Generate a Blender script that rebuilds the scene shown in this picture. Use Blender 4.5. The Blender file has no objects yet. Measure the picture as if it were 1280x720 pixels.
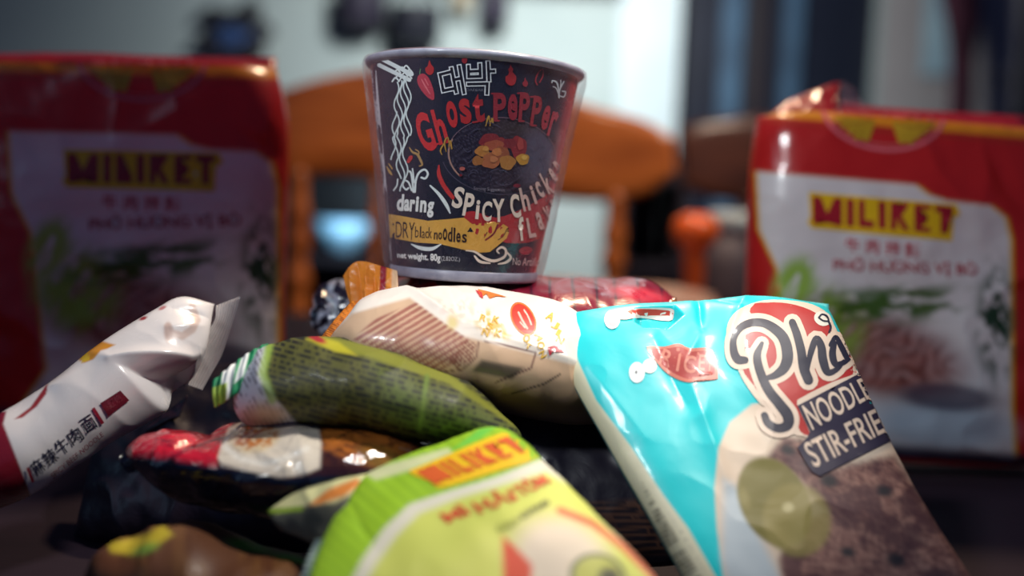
import bpy, bmesh, math, random
import numpy as np
from mathutils import Matrix, Vector

# ---------------------------------------------------------------- camera, world, lights, exposure
sc = bpy.context.scene
COL = sc.collection
F = 1244.4
CAM = np.array([0.0, 0.0, 0.919])
PITCH = math.radians(5.75)
ROLL = math.radians(2.0)
fwd = np.array([0.0, math.cos(PITCH), -math.sin(PITCH)])
up0 = np.array([0.0, math.sin(PITCH), math.cos(PITCH)])
rt0 = np.array([1.0, 0.0, 0.0])
RT = math.cos(ROLL) * rt0 + math.sin(ROLL) * up0
UP = -math.sin(ROLL) * rt0 + math.cos(ROLL) * up0
cd = bpy.data.cameras.new('camera')
cam = bpy.data.objects.new('camera', cd)
COL.objects.link(cam)
cam.matrix_world = Matrix(((RT[0], UP[0], -fwd[0], CAM[0]), (RT[1], UP[1], -fwd[1], CAM[1]),
                           (RT[2], UP[2], -fwd[2], CAM[2]), (0, 0, 0, 1)))
cd.sensor_width = 36.0
cd.lens = 35.0
cd.clip_start = 0.01
cd.clip_end = 50
cd.dof.use_dof = True
cd.dof.focus_distance = 0.425
cd.dof.aperture_fstop = 2.7
sc.camera = cam
sc.view_settings.view_transform = 'Standard'
sc.view_settings.look = 'None'
sc.view_settings.exposure = 0.28
sc.view_settings.gamma = 1.0
try:
    sc.cycles.max_bounces = 8
    sc.cycles.transparent_max_bounces = 12
    sc.cycles.caustics_reflective = False
    sc.cycles.caustics_refractive = False
    sc.cycles.sample_clamp_indirect = 4.0
except Exception:
    pass

w = bpy.data.worlds.new('room_ambience')
sc.world = w
w.use_nodes = True
bg = w.node_tree.nodes['Background']
bg.inputs[0].default_value = (0.20, 0.28, 0.70, 1)
bg.inputs[1].default_value = 0.12

def light(name, kind, loc, target, energy, color, size=0.3, size_y=None, spread=180, blend=0.5, cone=60):
    d = bpy.data.lights.new(name, kind)
    d.energy = energy
    d.color = color
    if kind == 'AREA':
        d.shape = 'RECTANGLE' if size_y else 'DISK'
        d.size = size
        if size_y:
            d.size_y = size_y
        d.spread = math.radians(spread)
    if kind == 'SPOT':
        d.shadow_soft_size = size
        d.spot_size = math.radians(cone)
        d.spot_blend = blend
    o = bpy.data.objects.new(name, d)
    COL.objects.link(o)
    o.location = loc
    v = Vector(target) - Vector(loc)
    o.rotation_euler = v.to_track_quat('-Z', 'Y').to_euler()
    return o

light('pendant_light', 'SPOT', (0.24, 0.36, 1.36), (-0.03, 0.41, 0.85), 12.5, (1.0, 0.94, 0.87), size=0.035, cone=40, blend=0.7)
light('window_light', 'AREA', (-1.25, -0.15, 1.6), (0.0, 0.45, 0.85), 0.8, (0.42, 0.70, 1.0), size=0.4, size_y=0.9)
light('added_fill_spot', 'SPOT', (-0.45, -0.10, 1.45), (0.08, 0.48, 0.93), 24.0, (0.92, 0.97, 1.0), size=0.05, cone=30, blend=1.0)  # added fill spot for the cup, teal packet and right bag
light('added_rim_light', 'AREA', (0.10, 1.0, 1.65), (0.0, 0.55, 0.95), 6.0, (1.0, 0.72, 0.48), size=0.10)  # added warm rim light on the tops of the tall bags
light('added_chair_spot', 'SPOT', (0.75, 0.75, 1.9), (0.16, 1.4, 1.02), 36.0, (1.0, 0.84, 0.66), size=0.06, cone=38, blend=0.8)  # added warm spot to brighten the chair rail and candlestick
light('added_wall_fill', 'AREA', (0.08, 1.95, 1.75), (0.12, 3.3, 1.2), 16.5, (0.98, 1.0, 0.97), size=0.3, spread=120)  # added light that brightens the middle of the back wall


# ---------------------------------------------------------------- projection helpers
def W(px, py, Y):
    """the world point whose depth along the table is Y and that the lens sees at px, py"""
    px = np.asarray(px, float); py = np.asarray(py, float); Y = np.asarray(Y, float)
    a = (px - 640.0) / F; b = (360.0 - py) / F
    d = fwd + a[..., None] * RT + b[..., None] * UP
    return CAM + d * ((Y - CAM[1]) / d[..., 1])[..., None]

def proj(P):
    q = np.asarray(P) - CAM
    z = q @ fwd
    return 640.0 + F * (q @ RT) / z, 360.0 - F * (q @ UP) / z

def lin(c):
    c = np.asarray(c, float) / 255.0
    return np.where(c <= 0.04045, c / 12.92, ((c + 0.055) / 1.055) ** 2.4)

def sstep(a, b, x):
    t = np.clip((x - a) / (b - a + 1e-12), 0, 1)
    return t * t * (3 - 2 * t)

def vnoise(x, y, seed=0.0):
    x = np.asarray(x, float); y = np.asarray(y, float)
    xi = np.floor(x); yi = np.floor(y); xf = x - xi; yf = y - yi
    def h(a, b):
        s = np.sin(a * 127.1 + b * 311.7 + seed * 74.7) * 43758.5453
        return s - np.floor(s)
    u = xf * xf * (3 - 2 * xf); v = yf * yf * (3 - 2 * yf)
    return (h(xi, yi) * (1 - u) + h(xi + 1, yi) * u) * (1 - v) + (h(xi, yi + 1) * (1 - u) + h(xi + 1, yi + 1) * u) * v

def fbm(x, y, seed=0.0, o=3):
    r = 0; a = 0.5; s = 0
    for i in range(o):
        r = r + a * vnoise(x * 2 ** i, y * 2 ** i, seed + i * 3.1); s += a; a *= 0.5
    return r / s

def seg_dist(X, Y, a, b):
    ax, ay = a; bx, by = b
    dx, dy = bx - ax, by - ay
    t = np.clip(((X - ax) * dx + (Y - ay) * dy) / (dx * dx + dy * dy + 1e-9), 0, 1)
    return np.hypot(X - ax - t * dx, Y - ay - t * dy), t

def poly_sd(X, Y, pts):
    """signed distance, positive inside"""
    X = np.asarray(X, float); Y = np.asarray(Y, float)
    d = np.full(X.shape, 1e9); ins = np.zeros(X.shape, bool)
    n = len(pts)
    for i in range(n):
        a = pts[i]; b = pts[(i + 1) % n]
        dd, _ = seg_dist(X, Y, a, b)
        d = np.minimum(d, dd)
        c = ((a[1] > Y) != (b[1] > Y))
        xx = (b[0] - a[0]) * (Y - a[1]) / ((b[1] - a[1]) if abs(b[1] - a[1]) > 1e-9 else 1e-9) + a[0]
        ins ^= (c & (X < xx))
    return np.where(ins, d, -d)

def smooth_line(pts, n=8, closed=False):
    """Catmull-Rom through the points (tuples of any length)"""
    P = [np.array(p, float) for p in pts]
    if closed:
        Q = [P[-1]] + P + [P[0], P[1]]; segs = len(P)
    else:
        Q = [2 * P[0] - P[1]] + P + [2 * P[-1] - P[-2]]; segs = len(P) - 1
    out = []
    for i in range(segs):
        a, b, c, d = Q[i:i + 4]
        for k in range(n):
            t = k / n
            out.append(0.5 * ((2 * b) + (c - a) * t + (2 * a - 5 * b + 4 * c - d) * t * t + (3 * b - a - 3 * c + d) * t ** 3))
    if not closed:
        out.append(P[-1])
    return out

# ---------------------------------------------------------------- materials
def node_mat(name):
    m = bpy.data.materials.new(name)
    m.use_nodes = True
    nt = m.node_tree
    return m, nt, nt.nodes['Principled BSDF'], nt.nodes['Material Output']

def film(name, rough=0.3, coat=0.4, trans=0.0, bump=0.25, scale=70, spec=0.5, stretch=(1, 1, 1)):
    """printed plastic film: colour from the print, fine crinkles from noise"""
    m, nt, b, out = node_mat(name)
    N = nt.nodes; L = nt.links
    at = N.new('ShaderNodeAttribute'); at.attribute_name = 'Col'
    tc = N.new('ShaderNodeTexCoord')
    mp = N.new('ShaderNodeMapping'); mp.inputs['Scale'].default_value = stretch
    L.new(tc.outputs['Object'], mp.inputs[0])
    no = N.new('ShaderNodeTexNoise'); no.inputs['Scale'].default_value = scale
    no.inputs['Detail'].default_value = 3; no.inputs['Distortion'].default_value = 1.2
    L.new(mp.outputs[0], no.inputs['Vector'])
    bp = N.new('ShaderNodeBump'); bp.inputs['Strength'].default_value = bump
    bp.inputs['Distance'].default_value = 0.004
    L.new(no.outputs[0], bp.inputs['Height'])
    L.new(bp.outputs[0], b.inputs['Normal'])
    mr = N.new('ShaderNodeMapRange')
    mr.inputs['To Min'].default_value = rough * 0.7; mr.inputs['To Max'].default_value = rough * 1.3
    L.new(no.outputs[0], mr.inputs[0]); L.new(mr.outputs[0], b.inputs['Roughness'])
    L.new(at.outputs['Color'], b.inputs['Base Color'])
    b.inputs['Specular IOR Level'].default_value = spec
    b.inputs['Coat Weight'].default_value = coat
    b.inputs['Coat Roughness'].default_value = 0.12
    L.new(bp.outputs[0], b.inputs['Coat Normal'])
    if trans > 0:
        t = N.new('ShaderNodeBsdfTranslucent'); L.new(at.outputs['Color'], t.inputs[0])
        mx = N.new('ShaderNodeMixShader'); mx.inputs[0].default_value = trans
        L.new(b.outputs[0], mx.inputs[1]); L.new(t.outputs[0], mx.inputs[2]); L.new(mx.outputs[0], out.inputs[0])
    return m

def plain(name, c1, c2=None, rough=0.6, scale=8, bump=0.1, spec=0.4, stretch=(1, 1, 1), metal=0.0, coat=0.0, dist=0.01):
    m, nt, b, out = node_mat(name)
    N = nt.nodes; L = nt.links
    c1 = lin(c1); c2 = lin(c2) if c2 is not None else c1 * 0.8
    tc = N.new('ShaderNodeTexCoord'); mp = N.new('ShaderNodeMapping'); mp.inputs['Scale'].default_value = stretch
    L.new(tc.outputs['Object'], mp.inputs[0])
    no = N.new('ShaderNodeTexNoise'); no.inputs['Scale'].default_value = scale; no.inputs['Detail'].default_value = 4
    L.new(mp.outputs[0], no.inputs['Vector'])
    cr = N.new('ShaderNodeValToRGB')
    cr.color_ramp.elements[0].color = (*c2, 1); cr.color_ramp.elements[1].color = (*c1, 1)
    cr.color_ramp.elements[0].position = 0.3; cr.color_ramp.elements[1].position = 0.7
    L.new(no.outputs[0], cr.inputs[0]); L.new(cr.outputs[0], b.inputs['Base Color'])
    bp = N.new('ShaderNodeBump'); bp.inputs['Strength'].default_value = bump; bp.inputs['Distance'].default_value = dist
    L.new(no.outputs[0], bp.inputs['Height']); L.new(bp.outputs[0], b.inputs['Normal'])
    b.inputs['Roughness'].default_value = rough
    b.inputs['Specular IOR Level'].default_value = spec
    b.inputs['Metallic'].default_value = metal
    b.inputs['Coat Weight'].default_value = coat
    b.inputs['Coat Roughness'].default_value = 0.1
    return m

# ---------------------------------------------------------------- object helpers
def tag(o, label=None, cat=None, group=None, kind=None):
    if label: o['label'] = label
    if cat: o['category'] = cat
    if group: o['group'] = group
    if kind: o['kind'] = kind
    return o

def thing(name, loc, label, cat, group=None):
    o = bpy.data.objects.new(name, None)
    o.empty_display_size = 0.02
    COL.objects.link(o); o.location = loc
    return tag(o, label, cat, group)

def mesh_obj(name, verts, faces, mat, parent=None, cols=None, smooth=True):
    me = bpy.data.meshes.new(name)
    verts = np.asarray(verts, float)
    off = np.array(parent.location) if parent is not None and parent.parent is None else None
    if parent is not None:
        p = parent; tot = np.zeros(3)
        while p is not None:
            tot += np.array(p.location); p = p.parent
        verts = verts - tot
    me.from_pydata(verts.tolist(), [], faces)
    if cols is not None:
        ca = me.color_attributes.new('Col', 'FLOAT_COLOR', 'POINT')
        a = np.ones((len(verts), 4)); a[:, :3] = cols
        ca.data.foreach_set('color', a.ravel())
    me.materials.append(mat)
    if smooth:
        me.polygons.foreach_set('use_smooth', [True] * len(me.polygons))
    me.update()
    o = bpy.data.objects.new(name, me)
    COL.objects.link(o)
    if parent is not None:
        o.parent = parent
    return o

def bm_obj(name, bm, mat, parent=None, smooth=False):
    me = bpy.data.meshes.new(name)
    if parent is not None:
        p = parent; tot = Vector()
        while p is not None:
            tot += p.location; p = p.parent
        bmesh.ops.translate(bm, verts=bm.verts, vec=-tot)
    bmesh.ops.recalc_face_normals(bm, faces=bm.faces)
    bm.to_mesh(me); bm.free()
    me.materials.append(mat)
    if smooth:
        me.polygons.foreach_set('use_smooth', [True] * len(me.polygons))
    o = bpy.data.objects.new(name, me)
    COL.objects.link(o)
    if parent is not None:
        o.parent = parent
    return o

def box(bm, c, s, rz=0.0, bev=0.0):
    r = bmesh.ops.create_cube(bm, size=1.0)
    M = Matrix.Translation(Vector(c)) @ Matrix.Rotation(rz, 4, 'Z') @ Matrix.Diagonal((s[0], s[1], s[2], 1))
    bmesh.ops.transform(bm, matrix=M, verts=r['verts'])
    if bev:
        es = list({e for v in r['verts'] for e in v.link_edges})
        bmesh.ops.bevel(bm, geom=es, offset=bev, segments=2, affect='EDGES')

def lathe(bm, base, prof, seg=32, axis=Vector((0, 0, 1)), cap=True):
    """prof: list of (radius, height)"""
    q = Vector((0, 0, 1)).rotation_difference(axis.normalized())
    rings = []
    for r, h in prof:
        ring = []
        for k in range(seg):
            a = 2 * math.pi * k / seg
            ring.append(bm.verts.new(Vector(base) + q @ Vector((r * math.cos(a), r * math.sin(a), h))))
        rings.append(ring)
    for i in range(len(rings) - 1):
        for k in range(seg):
            bm.faces.new((rings[i][k], rings[i][(k + 1) % seg], rings[i + 1][(k + 1) % seg], rings[i + 1][k]))
    if cap:
        bm.faces.new(list(reversed(rings[0]))); bm.faces.new(rings[-1])

def tube(bm, pts, rad, seg=8):
    pts = [Vector(p) for p in pts]
    rings = []
    for i, p in enumerate(pts):
        t = (pts[min(i + 1, len(pts) - 1)] - pts[max(i - 1, 0)]).normalized()
        a = t.cross(Vector((0, 0, 1)))
        if a.length < 1e-3: a = t.cross(Vector((0, 1, 0)))
        a.normalize(); b = t.cross(a)
        r = rad[i] if isinstance(rad, (list, tuple)) else rad
        rings.append([bm.verts.new(p + (a * math.cos(2 * math.pi * k / seg) + b * math.sin(2 * math.pi * k / seg)) * r) for k in range(seg)])
    for i in range(len(rings) - 1):
        for k in range(seg):
            bm.faces.new((rings[i][k], rings[i][(k + 1) % seg], rings[i + 1][(k + 1) % seg], rings[i + 1][k]))
    bm.faces.new(list(reversed(rings[0]))); bm.faces.new(rings[-1])

# ---------------------------------------------------------------- surfaces
class Surf:
    """a bag's side: a smooth net of control points, plus its own bulge, creases and dents"""
    def __init__(s, rows, T=0.01, Tb=0.01, pu=3.0, pv=3.0, wr=0.0004, wrs=18, seed=1.0, creases=(), dents=(), flat_ends=False, rid=None):
        C = np.array([[W(*p) if len(p) == 3 else p for p in r] for r in rows], float)
        s.C = C; s.K, s.L = C.shape[:2]
        # extrapolate the border
        E = np.zeros((s.K + 2, s.L + 2, 3)); E[1:-1, 1:-1] = C
        E[0, 1:-1] = 2 * C[0] - C[1]; E[-1, 1:-1] = 2 * C[-1] - C[-2]
        E[:, 0] = 2 * E[:, 1] - E[:, 2]; E[:, -1] = 2 * E[:, -2] - E[:, -3]
        s.E = E
        s.T, s.Tb, s.pu, s.pv, s.wr, s.wrs, s.seed = T, Tb, pu, pv, wr, wrs, seed
        s.creases = creases; s.dents = dents; s.rid = rid
        s.sign = 1.0
        u = np.array([0.5]); v = np.array([0.5])
        n = s._n(u, v)[0]; p = s.base(u, v)[0]
        if n @ (CAM - p) < 0: s.sign = -1.0
        s.cache = None
    @staticmethod
    def _w(t):
        t2 = t * t; t3 = t2 * t
        return [0.5 * (-t + 2 * t2 - t3), 0.5 * (2 - 5 * t2 + 3 * t3), 0.5 * (t + 4 * t2 - 3 * t3), 0.5 * (-t2 + t3)]
    def base(s, u, v):
        x = np.clip(u, 0, 1) * (s.L - 1); y = np.clip(v, 0, 1) * (s.K - 1)
        i = np.clip(np.floor(x).astype(int), 0, s.L - 2); j = np.clip(np.floor(y).astype(int), 0, s.K - 2)
        wu = s._w(x - i); wv = s._w(y - j)
        P = 0
        for a in range(4):
            for b in range(4):
                P = P + (wv[a] * wu[b])[..., None] * s.E[j + a, i + b]
        return P
    def _n(s, u, v):
        e = 0.004
        u0 = np.clip(u - e, 0, 1); u1 = np.clip(u + e, 0, 1); v0 = np.clip(v - e, 0, 1); v1 = np.clip(v + e, 0, 1)
        du = s.base(u1, v) - s.base(u0, v); dv = s.base(u, v1) - s.base(u, v0)
        n = np.cross(du, dv)
        return s.sign * n / (np.linalg.norm(n, axis=-1, keepdims=True) + 1e-12)
    def bulge(s, u, v):
        a = np.clip(1 - np.abs(2 * u - 1) ** s.pu, 0, 1) ** 0.5
        b = np.clip(1 - np.abs(2 * v - 1) ** s.pv, 0, 1) ** 0.5
        return a * b
    def disp(s, u, v, P):
        b = s.bulge(u, v)
        d = s.T * b
        e = np.clip(b * 1.6, 0, 1)
        X, Y = proj(P)
        if s.wr:
            d = d + e * s.wr * 2 * (np.abs(fbm(P[..., 0] * s.wrs * 3 + P[..., 2] * s.wrs, P[..., 2] * s.wrs * 3 + P[..., 1] * s.wrs, s.seed, 3) * 2 - 1) * -2 + 0.5)
        for (x0, y0, x1, y1, wd, am) in s.creases:
            dd, t = seg_dist(X, Y, (x0, y0), (x1, y1))
            d = d + e * am * np.exp(-(dd / wd) ** 1.4) * (0.35 + 0.65 * np.sin(np.pi * np.clip(t, 0.02, 0.98)))
        for (pts, wd, am) in s.dents:
            sd = poly_sd(X, Y, pts)
            d = d + e * am * sstep(0, wd, sd)
        if s.rid:
            d = d + s.rid[1] * np.sin(v * s.rid[0]) if s.rid[2] == 'v' else d + s.rid[1] * np.sin(u * s.rid[0])
        return d
    def pos(s, u, v, off=0.0):
        P = s.base(u, v)
        return P + s._n(u, v) * (s.disp(u, v, P) + off)[..., None]
    def back(s, u, v):
        P = s.base(u, v)
        return P - s._n(u, v) * (s.Tb * s.bulge(u, v))[..., None]
    def inv(s, px, py):
        if s.cache is None:
            g = 120
            U, V = np.meshgrid(np.linspace(0.004, 0.996, g), np.linspace(0.004, 0.996, g))
            U = U.ravel(); V = V.ravel()
            P = s.pos(U, V); X, Y = proj(P)
            # keep the part of the side that faces the lens
            s.cache = (U, V, X, Y)
        U, V, X, Y = s.cache
        px = np.asarray(px, float); py = np.asarray(py, float)
        u = np.empty_like(px); v = np.empty_like(py)
        for i in range(0, len(px), 1500):
            d = (px[i:i + 1500, None] - X) ** 2 + (py[i:i + 1500, None] - Y) ** 2
            k = d.argmin(1); u[i:i + 1500] = U[k]; v[i:i + 1500] = V[k]
        e = 0.002
        for _ in range(3):
            x0, y0 = proj(s.pos(u, v)); xu, yu = proj(s.pos(u + e, v)); xv, yv = proj(s.pos(u, v + e))
            a = (xu - x0) / e; b = (xv - x0) / e; c = (yu - y0) / e; d = (yv - y0) / e
            det = a * d - b * c; det = np.where(np.abs(det) < 2000, np.sign(det + 1e-9) * 2000, det)
            rx = px - x0; ry = py - y0
            du = np.clip((d * rx - b * ry) / det, -0.012, 0.012); dv = np.clip((a * ry - c * rx) / det, -0.012, 0.012)
            u = np.clip(u + du, 0.001, 0.999); v = np.clip(v + dv, 0.001, 0.999)
        return u, v

class Paint:
    def __init__(s, X, Y, U, V, base):
        s.X, s.Y, s.U, s.V = X, Y, U, V
        s.C = np.tile(lin(base), (len(X), 1))
    def mix(s, m, c, a=1.0):
        m = np.clip(m * a, 0, 1)[:, None]
        s.C = s.C * (1 - m) + lin(c) * m
    def ell(s, cx, cy, rx, ry, ang=0, soft=2.0):
        t = math.radians(ang); dx = s.X - cx; dy = s.Y - cy
        a = (dx * math.cos(t) + dy * math.sin(t)) / rx; b = (-dx * math.sin(t) + dy * math.cos(t)) / ry
        r = np.hypot(a, b)
        return sstep(1 + soft / min(rx, ry), 1 - soft / min(rx, ry), r) if False else 1 - sstep(1 - soft / min(rx, ry), 1 + soft / min(rx, ry), r)
    def ring(s, cx, cy, rx, ry, wd, ang=0, soft=1.5):
        t = math.radians(ang); dx = s.X - cx; dy = s.Y - cy
        a = (dx * math.cos(t) + dy * math.sin(t)) / rx; b = (-dx * math.sin(t) + dy * math.cos(t)) / ry
        r = np.abs(np.hypot(a, b) - 1) * min(rx, ry)
        return 1 - sstep(wd / 2 - soft / 2, wd / 2 + soft, r)
    def poly(s, pts, soft=1.5):
        return sstep(-soft, soft, poly_sd(s.X, s.Y, pts))
    def line(s, pts, wd, soft=1.2):
        d = np.full(s.X.shape, 1e9)
        for i in range(len(pts) - 1):
            dd, _ = seg_dist(s.X, s.Y, pts[i], pts[i + 1]); d = np.minimum(d, dd)
        return 1 - sstep(wd / 2 - soft / 2, wd / 2 + soft, d)
    def nz(s, sx, sy, seed=0, ang=0, o=3):
        t = math.radians(ang); a = s.X * math.cos(t) + s.Y * math.sin(t); b = -s.X * math.sin(t) + s.Y * math.cos(t)
        return fbm(a / sx, b / sy, seed, o)
    def rows(s, ang, pitch, word, duty=0.5, seed=0, fill=0.62):
        """illegible small print: dashes in rows"""
        t = math.radians(ang); a = s.X * math.cos(t) + s.Y * math.sin(t); b = -s.X * math.sin(t) + s.Y * math.cos(t)
        k = np.floor(b / pitch); f = b / pitch - k
        m = sstep(0, 0.15, f) * (1 - sstep(duty, duty + 0.15, f))
        g = vnoise(a / word, k * 7.3, seed) * 0.6 + 0.4 * vnoise(a / word * 3, k * 3.7 + 11, seed)
        return m * sstep(1 - fill - 0.08, 1 - fill + 0.08, g)
    def strands(s, sx, seed=0, ang=0, warp=14, scale=40):
        wv = fbm(s.X / scale, s.Y / scale, seed, 2) * warp
        t = math.radians(ang); a = s.X * math.cos(t) + s.Y * math.sin(t)
        return 0.5 + 0.5 * np.sin((a / sx + wv) * 6.283 / 2)

def bag(name, surf, paint, mat, parent, nu=200, nv=150, base=(128, 128, 128), backcol=None, own=None):
    """front side (painted) and back side of one closed bag"""
    t = np.linspace(0, 1, nu); q = np.linspace(0, 1, nv)
    # a little denser at the rim, where the bulge turns
    t = t - 0.12 * np.sin(2 * np.pi * t) / (2 * np.pi) * 4 * 0.9 if surf.T else t
    q = q - 0.12 * np.sin(2 * np.pi * q) / (2 * np.pi) * 4 * 0.9 if surf.T else q
    U, V = np.meshgrid(t, q); U = U.ravel(); V = V.ravel()
    P = surf.pos(U, V); X, Y = proj(P)
    pa = Paint(X, Y, U, V, base)
    if paint: paint(pa)
    k = np.arange(nu * nv).reshape(nv, nu)
    f = np.stack([k[:-1, :-1], k[:-1, 1:], k[1:, 1:], k[1:, :-1]], -1).reshape(-1, 4)
    mu, mv = 48, 40
    t2 = 0.5 - 0.5 * np.cos(np.linspace(0, np.pi, mu)); q2 = 0.5 - 0.5 * np.cos(np.linspace(0, np.pi, mv))
    U2, V2 = np.meshgrid(t2, q2); U2 = U2.ravel(); V2 = V2.ravel()
    P2 = surf.back(U2, V2)
    k2 = np.arange(mu * mv).reshape(mv, mu) + nu * nv
    f2 = np.stack([k2[:-1, :-1], k2[1:, :-1], k2[1:, 1:], k2[:-1, 1:]], -1).reshape(-1, 4)
    bc = lin(backcol) if backcol is not None else pa.C.mean(0)
    verts = np.concatenate([P, P2]); cols = np.concatenate([pa.C, np.tile(bc, (len(P2), 1))])
    fs = f.tolist() + f2.tolist()
    if surf.sign > 0: fs = fs
    return mesh_obj(name, verts, fs, mat, parent, cols)

def sheet(name, surf, paint, mat, parent, nu=60, nv=40, base=(200, 200, 200), th=0.0005):
    """a thin welded strip (crimped seal, flap): both faces and the thickness between"""
    U, V = np.meshgrid(np.linspace(0, 1, nu), np.linspace(0, 1, nv)); U = U.ravel(); V = V.ravel()
    P = surf.pos(U, V); P2 = surf.pos(U, V, -th); X, Y = proj(P)
    pa = Paint(X, Y, U, V, base)
    if paint: paint(pa)
    k = np.arange(nu * nv).reshape(nv, nu); n = nu * nv
    f = np.stack([k[:-1, :-1], k[:-1, 1:], k[1:, 1:], k[1:, :-1]], -1).reshape(-1, 4)
    f2 = (f + n)[:, ::-1]
    b = np.concatenate([k[0, :], k[1:, -1], k[-1, -2::-1], k[-2:0:-1, 0]])
    b2 = np.roll(b, -1)
    f3 = np.stack([b, b + n, b2 + n, b2], -1)
    return mesh_obj(name, np.concatenate([P, P2]), f.tolist() + f2.tolist() + f3.tolist(), mat, parent, np.concatenate([pa.C, pa.C]))

# ---------------------------------------------------------------- printed artwork
_tc = {}
def glyphs(body, bold=0.0):
    key = (body, bold)
    if key in _tc: return _tc[key]
    c = bpy.data.curves.new('lettering', 'FONT'); c.body = body; c.offset = bold; c.resolution_u = 4
    o = bpy.data.objects.new('lettering', c); COL.objects.link(o)
    dg = bpy.context.evaluated_depsgraph_get(); e = o.evaluated_get(dg); m = e.to_mesh()
    V = np.array([v.co[:2] for v in m.vertices]); Fs = [tuple(p.vertices) for p in m.polygons]
    e.to_mesh_clear()
    bpy.data.objects.remove(o); bpy.data.curves.remove(c)
    lo = V.min(0); hi = V.max(0)
    V = (V - lo) / (hi - lo)
    _tc[key] = (V, Fs)
    return _tc[key]

def cut(V, Fs, step):
    V = np.asarray(V, float)
    if len(V) == 0: return V, Fs
    lo = V.min(0); hi = V.max(0)
    if (hi - lo).max() < step * 1.4: return V, Fs
    bm = bmesh.new(); vs = [bm.verts.new((a[0], a[1], 0)) for a in V]
    for f in Fs:
        try: bm.faces.new([vs[i] for i in f])
        except Exception: pass
    for ax in (0, 1):
        x = math.floor(lo[ax] / step) * step + step
        no = (1, 0, 0) if ax == 0 else (0, 1, 0)
        while x < hi[ax]:
            co = (x, 0, 0) if ax == 0 else (0, x, 0)
            bmesh.ops.bisect_plane(bm, geom=bm.verts[:] + bm.edges[:] + bm.faces[:], plane_co=co, plane_no=no, dist=1e-5)
            x += step
    bmesh.ops.triangulate(bm, faces=[f for f in bm.faces if len(f.verts) > 4])
    bm.verts.index_update()
    V = np.array([v.co[:2] for v in bm.verts]); Fs = [tuple(v.index for v in f.verts) for f in bm.faces]
    bm.free()
    return V, Fs

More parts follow.
